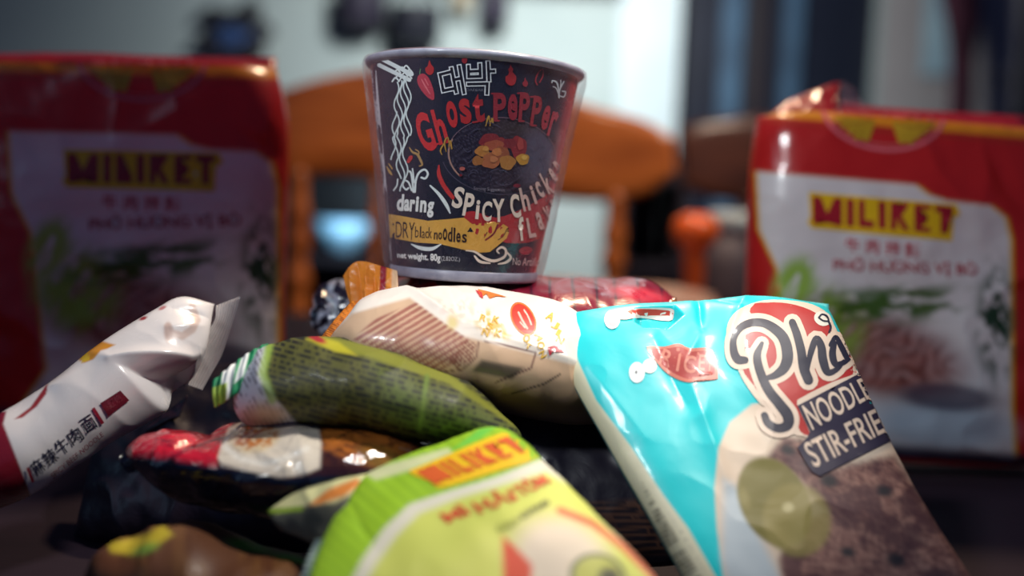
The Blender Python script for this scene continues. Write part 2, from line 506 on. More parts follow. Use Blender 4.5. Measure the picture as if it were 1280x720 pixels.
class Art:
    """flat print laid on a surface; every shape is given in the photograph's pixels"""
    def __init__(s, surf, mat, parent, step=9.0, gap=0.00012, lay=0.0001):
        s.lay = lay; s.surf, s.mat, s.parent, s.step, s.gap = surf, mat, parent, step, gap
        s.V = []; s.F = []; s.C = []; s.O = []; s.n = 0; s.layer = 0
    def add(s, V, Fs, col, layer=None):
        V, Fs = cut(V, Fs, s.step)
        if len(V) == 0: return
        s.V.append(V); s.F += [tuple(i + s.n for i in f) for f in Fs]; s.n += len(V)
        s.C.append(np.tile(lin(col), (len(V), 1)))
        if layer is None: s.layer += 0.25; layer = s.layer
        s.O.append(np.full(len(V), layer))
    def text(s, body, cx, cy, w, h, col, ang=0.0, bold=0.0, layer=None, skew=0.0):
        V, Fs = glyphs(body, bold)
        a = math.radians(ang)
        x = (V[:, 0] - 0.5) * w; y = (V[:, 1] - 0.5) * h
        x = x + skew * y
        s.add(np.stack([cx + x * math.cos(a) + y * math.sin(a), cy + x * math.sin(a) - y * math.cos(a)], -1), Fs, col, layer)
    def quad(s, body, tl, tr, br, bl, col, bold=0.0, layer=None):
        V, Fs = glyphs(body, bold)
        x = V[:, :1]; y = V[:, 1:]
        s.add((1 - x) * (1 - y) * np.array(bl) + x * (1 - y) * np.array(br) + x * y * np.array(tr) + (1 - x) * y * np.array(tl), Fs, col, layer)
    def poly(s, pts, col, layer=None, smooth=0):
        if smooth: pts = smooth_line(pts, smooth, True)
        pts = [tuple(p[:2]) for p in pts]
        bm = bmesh.new(); f = bm.faces.new([bm.verts.new((p[0], p[1], 0)) for p in pts])
        bmesh.ops.triangulate(bm, faces=[f]); bm.verts.index_update()
        V = np.array([v.co[:2] for v in bm.verts]); Fs = [tuple(v.index for v in g.verts) for g in bm.faces]; bm.free()
        s.add(V, Fs, col, layer)
    def ell(s, cx, cy, rx, ry, col, ang=0, layer=None, n=28, wob=0.0, seed=1):
        t = math.radians(ang); P = []
        for k in range(n):
            a = 2 * math.pi * k / n; r = 1 + wob * math.sin(a * 3 + seed) + wob * 0.7 * math.sin(a * 5 + seed * 2.3)
            x = rx * r * math.cos(a); y = ry * r * math.sin(a)
            P.append((cx + x * math.cos(t) - y * math.sin(t), cy + x * math.sin(t) + y * math.cos(t)))
        s.poly(P, col, layer)
    def stroke(s, pts, wd, col, layer=None, smooth=6, caps=True):
        """wd: one width or one per point"""
        if not isinstance(wd, (list, tuple)): wd = [wd] * len(pts)
        Q = [(p[0], p[1], w_) for p, w_ in zip(pts, wd)]
        if smooth and len(Q) > 2: Q = smooth_line(Q, smooth)
        Q = [np.array(q) for q in Q]
        V = []; Fs = []
        for i, q in enumerate(Q):
            t = Q[min(i + 1, len(Q) - 1)][:2] - Q[max(i - 1, 0)][:2]
            t = t / (np.linalg.norm(t) + 1e-9); n = np.array([-t[1], t[0]]) * max(q[2], 0.1) / 2
            V += [q[:2] + n, q[:2] - n]
            if i: Fs.append((2 * i - 2, 2 * i - 1, 2 * i + 1, 2 * i))
        if layer is None: s.layer += 0.25; layer = s.layer
        s.add(V, Fs, col, layer)
        if caps:
            for q in (Q[0], Q[-1]):
                if q[2] > 1.5: s.ell(q[0], q[1], q[2] / 2, q[2] / 2, col, layer=layer + 0.05, n=12)
    def ringpts(s, cx, cy, rx, ry, a0, a1, n=24, ang=0):
        t = math.radians(ang); P = []
        for k in range(n + 1):
            a = math.radians(a0 + (a1 - a0) * k / n); x = rx * math.cos(a); y = ry * math.sin(a)
            P.append((cx + x * math.cos(t) - y * math.sin(t), cy + x * math.sin(t) + y * math.cos(t)))
        return P
    def build(s, name, label=None):
        V = np.concatenate(s.V); C = np.concatenate(s.C); O = np.concatenate(s.O)
        u, v = s.surf.inv(V[:, 0], V[:, 1])
        P = s.surf.pos(u, v, s.gap + O * s.lay)
        o = mesh_obj(name, P, s.F, s.mat, s.parent, C, smooth=True)
        if label: o['label'] = label
        s.V = []; s.F = []; s.C = []; s.O = []; s.n = 0; s.layer += 1.0
        return o

LET = {'M': [(0, 0), (0, 1), (.26, 1), (.5, .42), (.74, 1), (1, 1), (1, 0), (.79, 0), (.79, .6), (.56, .06), (.44, .06), (.21, .6), (.21, 0)],
       'I': [(0, 0), (0, 1), (1, 1), (1, 0)], 'L': [(0, 0), (0, 1), (.4, 1), (.4, .27), (1, .27), (1, 0)],
       'K': [(0, 0), (0, 1), (.32, 1), (.32, .62), (.62, 1), (1, 1), (.58, .52), (1, 0), (.64, 0), (.32, .42), (.32, 0)],
       'E': [(0, 0), (0, 1), (1, 1), (1, .82), (.38, .82), (.38, .59), (.85, .59), (.85, .42), (.38, .42), (.38, .18), (1, .18), (1, 0)],
       'T': [(.32, 0), (.32, .76), (0, .76), (0, 1), (1, 1), (1, .76), (.68, .76), (.68, 0)]}
def block_word(A, word, fn, col, layer):
    """blocky brand letters: fn maps (0..1 along, 0..1 up) to pixels"""
    wd = {'M': 44, 'I': 11, 'L': 23, 'K': 29, 'E': 24, 'T': 27}
    tot = sum(wd[c] for c in word) + 7 * (len(word) - 1); x = 0
    for c in word:
        A.poly([tuple(fn((x + p[0] * wd[c]) / tot, p[1])) for p in LET[c]], col, layer=layer)
        x += wd[c] + 7

# ================================================================ the room
def XA(px, Y, py=235):
    return float(W(px, py, Y)[0])
def ZA(py, Y, px=640):
    return float(W(px, py, Y)[2])

M_wall = plain('painted_wall', (160, 172, 172), (150, 163, 164), rough=0.85, scale=3, bump=0.05)
M_floor = plain('dark_floor', (70, 50, 42), (48, 34, 30), rough=0.5, scale=6, stretch=(1, 8, 1))
M_white = plain('white_trim_paint', (186, 200, 204), (174, 188, 194), rough=0.5, scale=5)
M_door = plain('cream_door_paint', (150, 146, 146), (138, 134, 136), rough=0.5, scale=4)
M_dark = plain('dark_glass', (24, 29, 44), (18, 22, 34), rough=0.35, scale=2, bump=0.02)
M_blue = plain('blue_grey_frame', (62, 92, 118), (44, 66, 88), rough=0.5, scale=6)
M_maroon = plain('maroon_strap_cloth', (70, 22, 42), (48, 14, 32), rough=0.8, scale=20)
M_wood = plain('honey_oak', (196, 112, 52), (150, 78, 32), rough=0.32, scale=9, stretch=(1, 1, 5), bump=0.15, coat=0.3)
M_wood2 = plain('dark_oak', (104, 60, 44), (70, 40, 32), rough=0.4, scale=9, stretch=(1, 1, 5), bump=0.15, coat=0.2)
M_side = plain('dark_cabinet_wood', (40, 30, 34), (26, 22, 28), rough=0.45, scale=6)
M_table = plain('dark_table_varnish', (40, 29, 40), (30, 22, 32), rough=0.6, spec=0.2, scale=7, stretch=(1, 6, 1), bump=0.05, coat=0.0)

YW = 3.3
def struct(name, c, s, mat, bev=0.0):
    bm = bmesh.new(); box(bm, (0, 0, 0), s, 0, bev)
    bmesh.ops.translate(bm, verts=bm.verts, vec=Vector(c))
    o = bm_obj(name, bm, mat); o['kind'] = 'structure'; return o
struct('floor', (0, 1.3, -0.05), (6.0, 4.2, 0.1), M_floor)
xd0 = XA(846, YW, 100); xd1 = XA(1098, YW, 100)
# the back wall, with the opening for the glass door
struct('wall_back', ((-3 + xd0) / 2, YW + 0.06, 1.3), (xd0 + 3, 0.12, 2.6), M_wall)
struct('wall_back', ((3 + xd1) / 2, YW + 0.06, 1.3), (3 - xd1, 0.12, 2.6), M_wall)
struct('wall_back', ((xd0 + xd1) / 2, YW + 0.06, 2.35), (xd1 - xd0, 0.12, 0.5), M_wall)
struct('wall_left', (-3.05, 1.3, 1.3), (0.1, 4.2, 2.6), M_wall)
struct('wall_right', (3.05, 1.3, 1.3), (0.1, 4.2, 2.6), M_wall)
struct('baseboard_back', ((-3 + xd0) / 2 - 0.06, YW - 0.01, 0.06), (xd0 + 2.86, 0.02, 0.12), M_white)
# glass door with its leaning stiles
door = struct('door_1', ((xd0 + xd1) / 2, YW + 0.10, 1.05), (xd1 - xd0, 0.04, 2.1), M_dark)
for a, b in ((905, 931), (942, 962), (984, 1006)):
    bm = bmesh.new(); box(bm, ((XA(a, YW, 80) + XA(b, YW, 80)) / 2, YW + 0.065, 1.05), (XA(b, YW) - XA(a, YW), 0.03, 2.1), 0, 0.004)
    o = bm_obj('stile', bm, M_blue if a != 942 else M_side); o.parent = door
# casings
tc = struct('trim_1', ((XA(772, YW, 90) + xd0) / 2, YW - 0.015, 1.08), (xd0 - XA(772, YW, 90), 0.03, 2.16), M_white, 0.004)
struct('trim_2', (xd1 + 0.035, YW - 0.012, 1.08), (0.07, 0.024, 2.16), M_door, 0.004)
# the pale panelled door to the right
xa, xb = XA(1124, YW, 80), XA(1272, YW, 80)
d2 = struct('door_2', ((xa + xb) / 2, YW - 0.012, 1.03), (xb - xa, 0.024, 2.06), M_door, 0.003)
for (p0, p1, q0, q1) in ((1136, 1170, -120, 78), (1136, 1170, 130, 330), (1222, 1256, -120, 78), (1222, 1256, 130, 330)):
    bm = bmesh.new()
    x0, x1, z0, z1 = XA(p0, YW), XA(p1, YW), ZA(q1, YW), ZA(q0, YW)
    box(bm, ((x0 + x1) / 2, YW - 0.032, (z0 + z1) / 2), (x1 - x0, 0.016, z1 - z0), 0, 0.004)
    o = bm_obj('panel', bm, plain('door_panel_paint', (150, 178, 190), (136, 162, 176), rough=0.4) if p0 == 1136 and q0 < 0 else M_door)
    o.parent = d2
struct('trim_3', (xb + 0.16, YW - 0.03, 1.1), (0.3, 0.06, 2.2), M_dark, 0.004)

# maroon strap that hangs in front of the pale door
ps = []
n = 22
V = []; Fq = []
for i in range(n + 1):
    t = i / n; py = -40 + t * 330
    cx = 1199 + 5 * math.sin(t * 5) ; hw = 26 - 11 * sstep(0.05, 0.4, t)
    for s_, dy in ((-1, 0), (1, 0), (1, 0.006), (-1, 0.006)):
        p = W(cx + s_ * hw, py, YW - 0.22); V.append((p[0], p[1] + dy + 0.004 * math.sin(i), p[2]))
    if i:
        a = 4 * (i - 1); b = 4 * i
        for k in range(4):
            Fq.append((a + k, a + (k + 1) % 4, b + (k + 1) % 4, b + k))
Fq.append((0, 3, 2, 1)); Fq.append((4 * n, 4 * n + 1, 4 * n + 2, 4 * n + 3))
root = thing('hanging_strap', (XA(1199, YW), YW - 0.22, ZA(-45, YW)), 'dark maroon strap hanging down in front of the pale door', 'strap')
mesh_obj('strap_cloth', V, Fq, M_maroon, root)
bm = bmesh.new(); px_ = W(1195, -42, YW - 0.22)
tube(bm, [(px_[0], YW + 0.0, px_[2]), (px_[0], YW - 0.25, px_[2]), (px_[0], YW - 0.26, px_[2] + 0.03)], 0.012)
bm_obj('wall_hook', bm, M_side, root)

# wall decorations, far out of focus
root = thing('wall_wreath', tuple(W(292, 40, YW - 0.03)), 'dark round wreath with blue centre on the grey wall above the left bag', 'wreath')
bm = bmesh.new(); c = W(292, 42, YW - 0.04); rng = random.Random(4)
for k in range(46):
    a = k / 46 * 2 * math.pi; r = 0.088 + rng.uniform(-0.018, 0.02)
    p = Vector((c[0] + r * math.cos(a), c[1] + rng.uniform(-0.015, 0.01), c[2] + r * 0.8 * math.sin(a)))
    q = p + Vector((rng.uniform(-1, 1), -0.3, rng.uniform(-1, 1))).normalized() * 0.05
    tube(bm, [p, (p + q) / 2, q], [0.006, 0.018, 0.002], 6)
bm_obj('leaf_ring', bm, plain('dark_wreath_leaves', (36, 34, 44), (24, 26, 34)), root)
bm = bmesh.new(); lathe(bm, (c[0], c[1] + 0.02, c[2]), [(0.0005, 0), (0.06, 0.001), (0.058, 0.012), (0.0005, 0.02)], 28, Vector((0, -1, 0)))
bm_obj('centre_disc', bm, plain('blue_disc_paint', (48, 78, 128), (40, 60, 104)), root)

root = thing('wall_shelf', tuple(W(560, -36, YW)), 'dark wooden shelf high on the wall along the top edge', 'shelf')
bm = bmesh.new(); a = W(345, -34, YW - 0.09); b = W(775, -34, YW - 0.09)
box(bm, ((a[0] + b[0]) / 2, YW - 0.09, (a[2] + b[2]) / 2), (b[0] - a[0], 0.17, 0.035), 0, 0.004)
bm_obj('shelf_board', bm, M_side, root)
for px in (400, 720):
    bm = bmesh.new(); p = W(px, -26, YW - 0.03); box(bm, (p[0], YW - 0.02, p[2] + 0.01), (0.02, 0.03, 0.06), 0, 0.003)
    bm_obj('bracket', bm, M_side, root)
def hung(px, py, r, h, mat, label, name='hanging_pot', cat='pot', group=None):
    p = W(px, py, YW - 0.10)
    root = thing(name, tuple(p), label, cat, group)
    bm = bmesh.new()
    lathe(bm, (p[0], p[1], p[2] - h / 2), [(r * 0.7, 0), (r, h * 0.2), (r * 1.02, h * 0.9), (r * 1.08, h), (r * 0.95, h), (r * 0.9, h * 0.3)], 24)
    bm_obj('pot_body', bm, mat, root, smooth=True)
    bm = bmesh.new(); top = W(px, -40, YW - 0.10)
    tube(bm, [(p[0] - r, p[1], p[2] + h / 2), (p[0], p[1], top[2] if top[2] > p[2] + h / 2 + 0.02 else p[2] + h / 2 + 0.03), (p[0] + r, p[1], p[2] + h / 2)], 0.006, 6)
    bm_obj('handle', bm, mat, root)
M_pot = plain('dark_pot_glaze', (42, 38, 54), (30, 28, 40), rough=0.5)
M_pot2 = plain('black_pot_glaze', (24, 26, 38), (20, 22, 30), rough=0.5)
hung(452, 14, 0.075, 0.12, M_pot, 'dusky purple pot hanging from the wall shelf, leftmost of the pots')
hung(519, 34, 0.082, 0.12, M_pot2, 'black pot hanging lowest from the wall shelf just left of the cup rim')
hung(618, 12, 0.045, 0.10, M_pot, 'dark pot hanging from the shelf above the cup lid, rightmost pot')
hung(578, 2, 0.028, 0.06, plain('ochre_pot_glaze', (150, 140, 120), (140, 126, 100)), 'small ochre pot hanging between the two dark pots above the cup')

# low open sideboard behind the chairs
def sideboard(p0, p1, ptop, Y, label, bowl=False):
    x0, x1, zt = XA(p0, Y, 300), XA(p1, Y, 300), ZA(ptop, Y, (p0 + p1) / 2)
    root = thing('sideboard', ((x0 + x1) / 2, Y, 0), label, 'cabinet')
    D = 0.4
    def bx(name, c, s):
        bm = bmesh.new(); box(bm, c, s, 0, 0.003); return bm_obj(name, bm, M_side, root)
    bx('top', ((x0 + x1) / 2, Y, zt - 0.015), (x1 - x0, D, 0.03))
    for x in (x0 + 0.012, x1 - 0.012): bx('side_panel', (x, Y, (zt - 0.03) / 2), (0.024, D - 0.01, zt - 0.03))
    bx('back_panel', ((x0 + x1) / 2, Y + D / 2 - 0.01, zt / 2), (x1 - x0 - 0.05, 0.015, zt - 0.05))
    zs = ZA(312, Y, 430)
    bx('shelf', ((x0 + x1) / 2, Y - 0.005, zs - 0.012), (x1 - x0 - 0.05, D - 0.03, 0.022))
    bx('shelf', ((x0 + x1) / 2, Y - 0.005, zs - 0.38), (x1 - x0 - 0.05, D - 0.03, 0.022))
    bx('plinth', ((x0 + x1) / 2, Y + 0.01, 0.04), (x1 - x0 - 0.05, D - 0.04, 0.08))
    return zs
zs = sideboard(345, 655, 180, 2.6, 'dark open sideboard holding the bowl-shaped blue light spot behind the long oak chair')
sideboard(762, 846, 215, 2.7, 'narrow dark cabinet under the white door casing, behind the chair end')
root = thing('light_spot_bowl', (XA(430, 2.48, 300), 2.48, zs), 'bowl shape standing in for a blurred blue light reflection on the sideboard shelf, seen under the chair rail', 'light spot')  # bowl shape stands in for a blurred blue reflection of light
bm = bmesh.new(); lathe(bm, (XA(430, 2.48, 300), 2.48, zs), [(0.03, 0), (0.035, 0.006), (0.062, 0.04), (0.070, 0.078), (0.066, 0.078), (0.056, 0.04), (0.01, 0.012)], 32)
bm_obj('light_spot_shell', bm, plain('blue_light_spot', (140, 176, 196), (120, 160, 184), rough=0.3), root, smooth=True)
bm = bmesh.new(); lathe(bm, (XA(430, 2.48, 300), 2.48, zs + 0.076), [(0.066, 0), (0.072, 0.001), (0.072, 0.005), (0.066, 0.005)], 32)
bm_obj('light_spot_rim', bm, plain('blue_light_spot_rim', (170, 215, 245), (150, 200, 235), rough=0.3), root, smooth=True)
light('added_bowl_spot', 'SPOT', (XA(430, 2.48, 300) + 0.05, 2.25, zs + 0.16), (XA(430, 2.48, 300), 2.5, zs + 0.04), 4.0, (0.6, 0.85, 1.0), size=0.02, cone=75)  # added blue spot that brightens the bowl shape

# ---------------------------------------------------------------- table
troot = thing('dining_table', (0, 0.55, 0), 'dark varnished dining table carrying the whole heap of packets', 'table')
bm = bmesh.new(); box(bm, (0.1, 0.52, 0.735), (1.9, 1.5, 0.03), 0, 0.006); bm_obj('tabletop', bm, M_table, troot)
bm = bmesh.new(); box(bm, (0.1, 0.52, 0.68), (1.7, 1.3, 0.08)); bm_obj('apron', bm, M_table, troot)
for sx in (-0.72, 0.92):
    for sy in (-0.08, 1.12):
        bm = bmesh.new(); lathe(bm, (sx, sy, 0), [(0.025, 0), (0.03, 0.1), (0.026, 0.3), (0.04, 0.5), (0.04, 0.64)], 16)
        bm_obj('leg', bm, M_table, troot, smooth=True)

# ---------------------------------------------------------------- chairs behind the table
def turned(bm, x, y, z0, z1, r=0.011):
    H = z1 - z0; pr = []
    for k in range(41):
        t = k / 40
        bead = 0.35 * math.exp(-((t - 0.86) / 0.025) ** 2) + 0.5 * math.exp(-((t - 0.78) / 0.02) ** 2) + 0.6 * math.exp(-((t - 0.45) / 0.12) ** 2) + 0.5 * math.exp(-((t - 0.66) / 0.02) ** 2)
        pr.append((r * (0.75 + bead), t * H))
    lathe(bm, (x, y, z0), pr, 14)
def chair(top, bot, Y, spind, posts, mat, label, bow=0.03):
    n = len(top)
    xs = [p[0] for p in top]; c = (min(xs) + max(xs)) / 2; hw = (max(xs) - min(xs)) / 2
    yy = [Y - bow * ((p[0] - c) / hw) ** 2 for p in top]
    mid = [((a[0] + b[0]) / 2, (a[1] + b[1]) / 2) for a, b in zip(top, bot)]
    S = Surf([[(*p, y) for p, y in zip(r, yy)] for r in (top, mid, bot)], T=0.012, Tb=0.012, pu=12, pv=5, wr=0)
    xc = XA(c, Y); zs = 0.46
    root = thing('dining_chair', (xc, Y, 0), label, 'chair')
    bag('top_rail', S, None, mat, root, 60, 20)
    for k, px in enumerate(posts + spind):
        x = XA(px, Y, 260); f = (px - c) / hw; y = Y - bow * f * f
        t = min(max((px - min(xs)) / (2 * hw), 0.03), 0.97)
        zt = float(S.base(np.array([t]), np.array([0.93]))[0, 2])
        bm = bmesh.new(); turned(bm, x, y, zs + 0.015, zt, 0.0165 if px in posts else 0.009)
        bm_obj('post' if px in posts else 'spindle', bm, mat, root, smooth=True)
    x0, x1 = XA(posts[0], Y, 260) - 0.02, XA(posts[-1], Y, 260) + 0.02
    bm = bmesh.new(); box(bm, ((x0 + x1) / 2, Y - 0.19, zs), ((x1 - x0), 0.44, 0.03), 0, 0.01); bm_obj('seat', bm, mat, root)
    for sx in (x0 + 0.04, x1 - 0.04):
        for sy in (Y - 0.03, Y - 0.37):
            bm = bmesh.new(); lathe(bm, (sx, sy, 0), [(0.014, 0), (0.02, 0.15), (0.015, 0.25), (0.022, zs - 0.012)], 12)
            bm_obj('leg', bm, mat, root, smooth=True)
chair([(338, 118), (400, 99), (470, 87), (560, 82), (650, 96), (730, 130), (800, 149), (842, 172)],
      [(348, 217), (400, 220), (470, 224), (560, 232), (650, 243), (730, 252), (800, 247), (846, 215)],
      1.44, [470, 520, 570, 620, 665], [378, 768], M_wood, 'honey oak chair with wide arched top rail directly behind the cup')
chair([(850, 158), (900, 148), (1000, 142), (1100, 146), (1200, 158), (1290, 178)],
      [(852, 232), (900, 250), (1000, 252), (1100, 250), (1200, 246), (1286, 236)],
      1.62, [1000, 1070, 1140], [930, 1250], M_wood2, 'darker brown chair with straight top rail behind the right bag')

# ---------------------------------------------------------------- small things standing on the table behind
yc = 1.15
root = thing('candlestick', (XA(868, yc, 320), yc, 0.75), 'glossy orange wooden candlestick with round knob between cup and right bag', 'candlestick')
b0 = (XA(868, yc, 320), yc, 0.75)
zk = ZA(288, yc, 868) - 0.75
M_org = plain('orange_gloss_wood', (255, 128, 50), (240, 104, 34), rough=0.25, scale=10, coat=0.6)
bm = bmesh.new(); lathe(bm, b0, [(0.034, 0), (0.034, 0.006), (0.018, 0.016), (0.012, 0.03), (0.013, zk - 0.026), (0.017, zk - 0.02)], 24); bm_obj('stem', bm, M_org, root, smooth=True)
bm = bmesh.new(); lathe(bm, (b0[0], b0[1], 0.75 + zk - 0.021), [(0.012, 0), (0.024, 0.008), (0.028, 0.021), (0.024, 0.034), (0.012, 0.041)], 24); bm_obj('knob', bm, M_org, root, smooth=True)
yv = 1.24
root = thing('milk_jug', (XA(908, yv, 320), yv, 0.75), 'small grey and white jug behind the orange candlestick', 'jug')
zj = ZA(262, yv, 903) - 0.75
bm = bmesh.new(); lathe(bm, (XA(908, yv, 320), yv, 0.75), [(0.028, 0), (0.034, 0.02), (0.032, zj * 0.55), (0.022, zj * 0.8)], 24); bm_obj('jug_body', bm, plain('grey_glaze', (92, 84, 92), (74, 66, 76)), root, smooth=True)
bm = bmesh.new(); lathe(bm, (XA(908, yv, 320), yv, 0.75 + zj * 0.79), [(0.023, 0), (0.026, zj * 0.12), (0.024, zj * 0.2), (0.019, zj * 0.2), (0.018, 0.004)], 24); bm_obj('jug_neck', bm, M_white, root, smooth=True)
bm = bmesh.new(); jx = XA(908, yv, 320)
tube(bm, [(jx + 0.028, yv, 0.75 + zj * 0.35), (jx + 0.055, yv, 0.75 + zj * 0.45), (jx + 0.055, yv, 0.75 + zj * 0.75), (jx + 0.024, yv, 0.75 + zj * 0.9)], 0.005); bm_obj('jug_handle', bm, M_white, root, smooth=True)

# pile of folded tea towels on the table behind the cup
root = thing('towel_pile', (XA(806, 1.02, 400), 1.02, 0.75), 'low pile of pale pinkish folded towels on the table right behind the cup', 'towels')
M_tow = plain('pale_towel_cloth', (214, 186, 172), (180, 140, 122), rough=0.85, scale=26, bump=0.4, dist=0.004)
M_tow2 = plain('tan_towel_cloth', (214, 150, 104), (190, 124, 80), rough=0.85, scale=26, bump=0.4, dist=0.004)
for i, (dx, dy, sx, sy, rz, mt) in enumerate([(0, 0, 0.235, 0.19, -0.05, M_tow), (-0.008, 0.004, 0.228, 0.18, 0.03, M_tow2), (-0.016, 0.006, 0.20, 0.17, -0.12, M_tow)]):
    bm = bmesh.new()
    box(bm, (0, 0, 0), (sx, sy, 0.0215), 0, 0.0085)
    bmesh.ops.subdivide_edges(bm, edges=[e for e in bm.edges if e.calc_length() > 0.05], cuts=8, use_grid_fill=True)
    for v in bm.verts:
        v.co.z += 0.0022 * math.sin(v.co.x * 40 + i) * math.cos(v.co.y * 33) - (0.012 * max(0, v.co.x / 0.1) ** 2 if i == 2 else 0)
    bmesh.ops.transform(bm, matrix=Matrix.Translation((XA(806, 1.02, 400) + dx, 1.02 + dy, 0.7635 + i * 0.0225)) @ Matrix.Rotation(rz, 4, 'Z'), verts=bm.verts)
    bm_obj('towel', bm, mt, root, smooth=True)

# ================================================================ the noodle cup
class CupSurf(Surf):
    def __init__(s, base, axis, prof, a0=-180, a1=180, ripple=0.0):
        s.B = np.array(base, float); s.A = np.array(axis, float); s.A /= np.linalg.norm(s.A)
        t = CAM - s.B; t = t - s.A * (t @ s.A); s.N0 = t / np.linalg.norm(t); s.R0 = np.cross(s.N0, s.A) * -1
        if s.R0[0] < 0: s.R0 = -s.R0
        s.pr = np.array(prof, float); s.a0, s.a1 = math.radians(a0), math.radians(a1)
        s.T = 0; s.Tb = 0; s.cache = None; s.sign = 1; s.ripple = ripple
    def pos(s, u, v, off=0.0):
        n = len(s.pr) - 1
        h = np.interp(v, np.linspace(0, 1, n + 1), s.pr[:, 1]); r = np.interp(v, np.linspace(0, 1, n + 1), s.pr[:, 0])
        a = s.a0 + (s.a1 - s.a0) * u
        if s.ripple:
            r = r + s.ripple * (vnoise(a * 7, h * 260, 2) - 0.4) * 2 + s.ripple * 0.6 * np.sin(a * 17 + h * 90)
        r = (r + off)
        return s.B + s.A * h[..., None] + (s.N0 * np.cos(a)[..., None] + s.R0 * np.sin(a)[..., None]) * r[..., None]

cup_base = W(579.5, 347, .470)
lean = math.radians(1.4); backt = math.radians(2.0)
cup_axis = np.array([math.sin(lean), math.sin(backt), 1.0])
PR = [(0.0488, 0.0962), (0.0343, 0.0045)]
cup = thing('instant_noodle_cup', tuple(cup_base), 'black paper noodle cup with red ghost pepper lettering standing on top of the heap', 'noodle cup')
M_cup = film('cup_print', rough=0.28, coat=0.35, bump=0.03, scale=120)
full = CupSurf(cup_base, cup_axis, PR)
U, V = np.meshgrid(np.linspace(0, 1, 421), np.linspace(0, 1, 150)); U = U.ravel(); V = V.ravel()
P = full.pos(U, V); X, Y = proj(P)
pa = Paint(X, Y, U, V, (27, 33, 48))
front = ((U > 0.25) & (U < 0.75)).astype(float)
# the bowl of noodles, soft picture parts
e = pa.ell(627, 193, 67, 46, 3, soft=2) * front
pa.mix(e, (33, 30, 44))
st = pa.strands(2.4, 3, 60, warp=5, scale=14)
pa.mix(e * sstep(0.75, 1.0, st), (84, 80, 98), 0.55)
pa.mix(e * pa.ell(676, 190, 22, 42, 8, soft=14), (92, 96, 122), 0.55)
pa.mix(e * pa.ell(640, 160, 30, 12, 0, soft=10), (70, 58, 46), 0.35)
# maroon left flank; pink reflected light painted on the right flank
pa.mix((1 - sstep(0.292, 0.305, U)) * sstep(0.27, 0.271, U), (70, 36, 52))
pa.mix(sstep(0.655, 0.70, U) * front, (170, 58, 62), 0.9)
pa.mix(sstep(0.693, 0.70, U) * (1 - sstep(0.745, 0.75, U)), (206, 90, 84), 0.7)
k = np.arange(421 * 150).reshape(150, 421)
f = np.stack([k[:-1, :-1], k[1:, :-1], k[1:, 1:], k[:-1, 1:]], -1).reshape(-1, 4)
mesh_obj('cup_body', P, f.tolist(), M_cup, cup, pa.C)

def ringbody(name, prof, mat, seg=96, label=None):
    bm = bmesh.new(); lathe(bm, tuple(cup_base), prof, seg, Vector(tuple(cup_axis)), cap=False)
    o = bm_obj(name, bm, mat, cup, smooth=True)
    if label: o['label'] = label
    return o
M_rim = plain('rim_paper', (158, 162, 176), (126, 130, 146), rough=0.35, scale=160, bump=0.3, dist=0.001, coat=0.3)
M_rimd = plain('base_ring_paper', (150, 150, 164), (110, 110, 126), rough=0.4, scale=120, bump=0.2, dist=0.001)
ringbody('rim', [(0.0484, 0.0947), (0.0497, 0.0953), (0.0509, 0.0963), (0.0512, 0.0974), (0.0507, 0.0982), (0.0495, 0.0985), (0.047, 0.0983)], M_rim)
ringbody('foil_lid', [(0.0494, 0.0983), (0.049, 0.0987), (0.045, 0.0983), (0.02, 0.0982), (0.0004, 0.0982)], plain('lid_foil', (150, 152, 164), (120, 122, 136), rough=0.3, scale=60, metal=0.5))
ringbody('base_ring', [(0.030, 0.003), (0.0325, 0.0002), (0.0345, 0.0), (0.0349, 0.0010), (0.0350, 0.0040), (0.0343, 0.0048)], M_rimd)
ringbody('base_disc', [(0.0004, 0.003), (0.0325, 0.003)], M_rimd)
# clear shrink wrap around the cup
m, nt, b, out = node_mat('clear_shrink_wrap')
N = nt.nodes; L = nt.links
b.inputs['Base Color'].default_value = (*lin((178, 140, 150)), 1); b.inputs['Roughness'].default_value = 0.12
b.inputs['Specular IOR Level'].default_value = 0.8
tr = N.new('ShaderNodeBsdfTransparent'); mx = N.new('ShaderNodeMixShader')
lw = N.new('ShaderNodeLayerWeight'); lw.inputs[0].default_value = 0.35
mr = N.new('ShaderNodeMapRange'); mr.inputs['To Min'].default_value = 0.012; mr.inputs['To Max'].default_value = 0.42
L.new(lw.outputs['Facing'], mr.inputs[0]); L.new(mr.outputs[0], mx.inputs[0]); L.new(tr.outputs[0], mx.inputs[1]); L.new(b.outputs[0], mx.inputs[2]); L.new(mx.outputs[0], out.inputs[0])
no = N.new('ShaderNodeTexNoise'); no.inputs['Scale'].default_value = 60; tcn = N.new('ShaderNodeTexCoord'); mp = N.new('ShaderNodeMapping'); mp.inputs['Scale'].default_value = (1, 1, 0.25)
bp = N.new('ShaderNodeBump'); bp.inputs['Strength'].default_value = 0.5; bp.inputs['Distance'].default_value = 0.003
L.new(tcn.outputs['Object'], mp.inputs[0]); L.new(mp.outputs[0], no.inputs[0]); L.new(no.outputs[0], bp.inputs['Height']); L.new(bp.outputs[0], b.inputs['Normal'])
M_wrap = m
ws = CupSurf(cup_base, cup_axis, [(0.0500, 0.0989), (0.0519, 0.0981), (0.0522, 0.0962), (0.0518, 0.0928), (0.0506, 0.0860), (0.0492, 0.0782), (0.0478, 0.0694), (0.0462, 0.0586), (0.0442, 0.0459), (0.0425, 0.0332), (0.0400, 0.0176), (0.0378, 0.0059), (0.0368, 0.0005)], ripple=0.00025)
nu, nv = 260, 70
U, V = np.meshgrid(np.linspace(0, 1, nu), np.linspace(0, 1, nv)); P = ws.pos(U.ravel(), V.ravel())
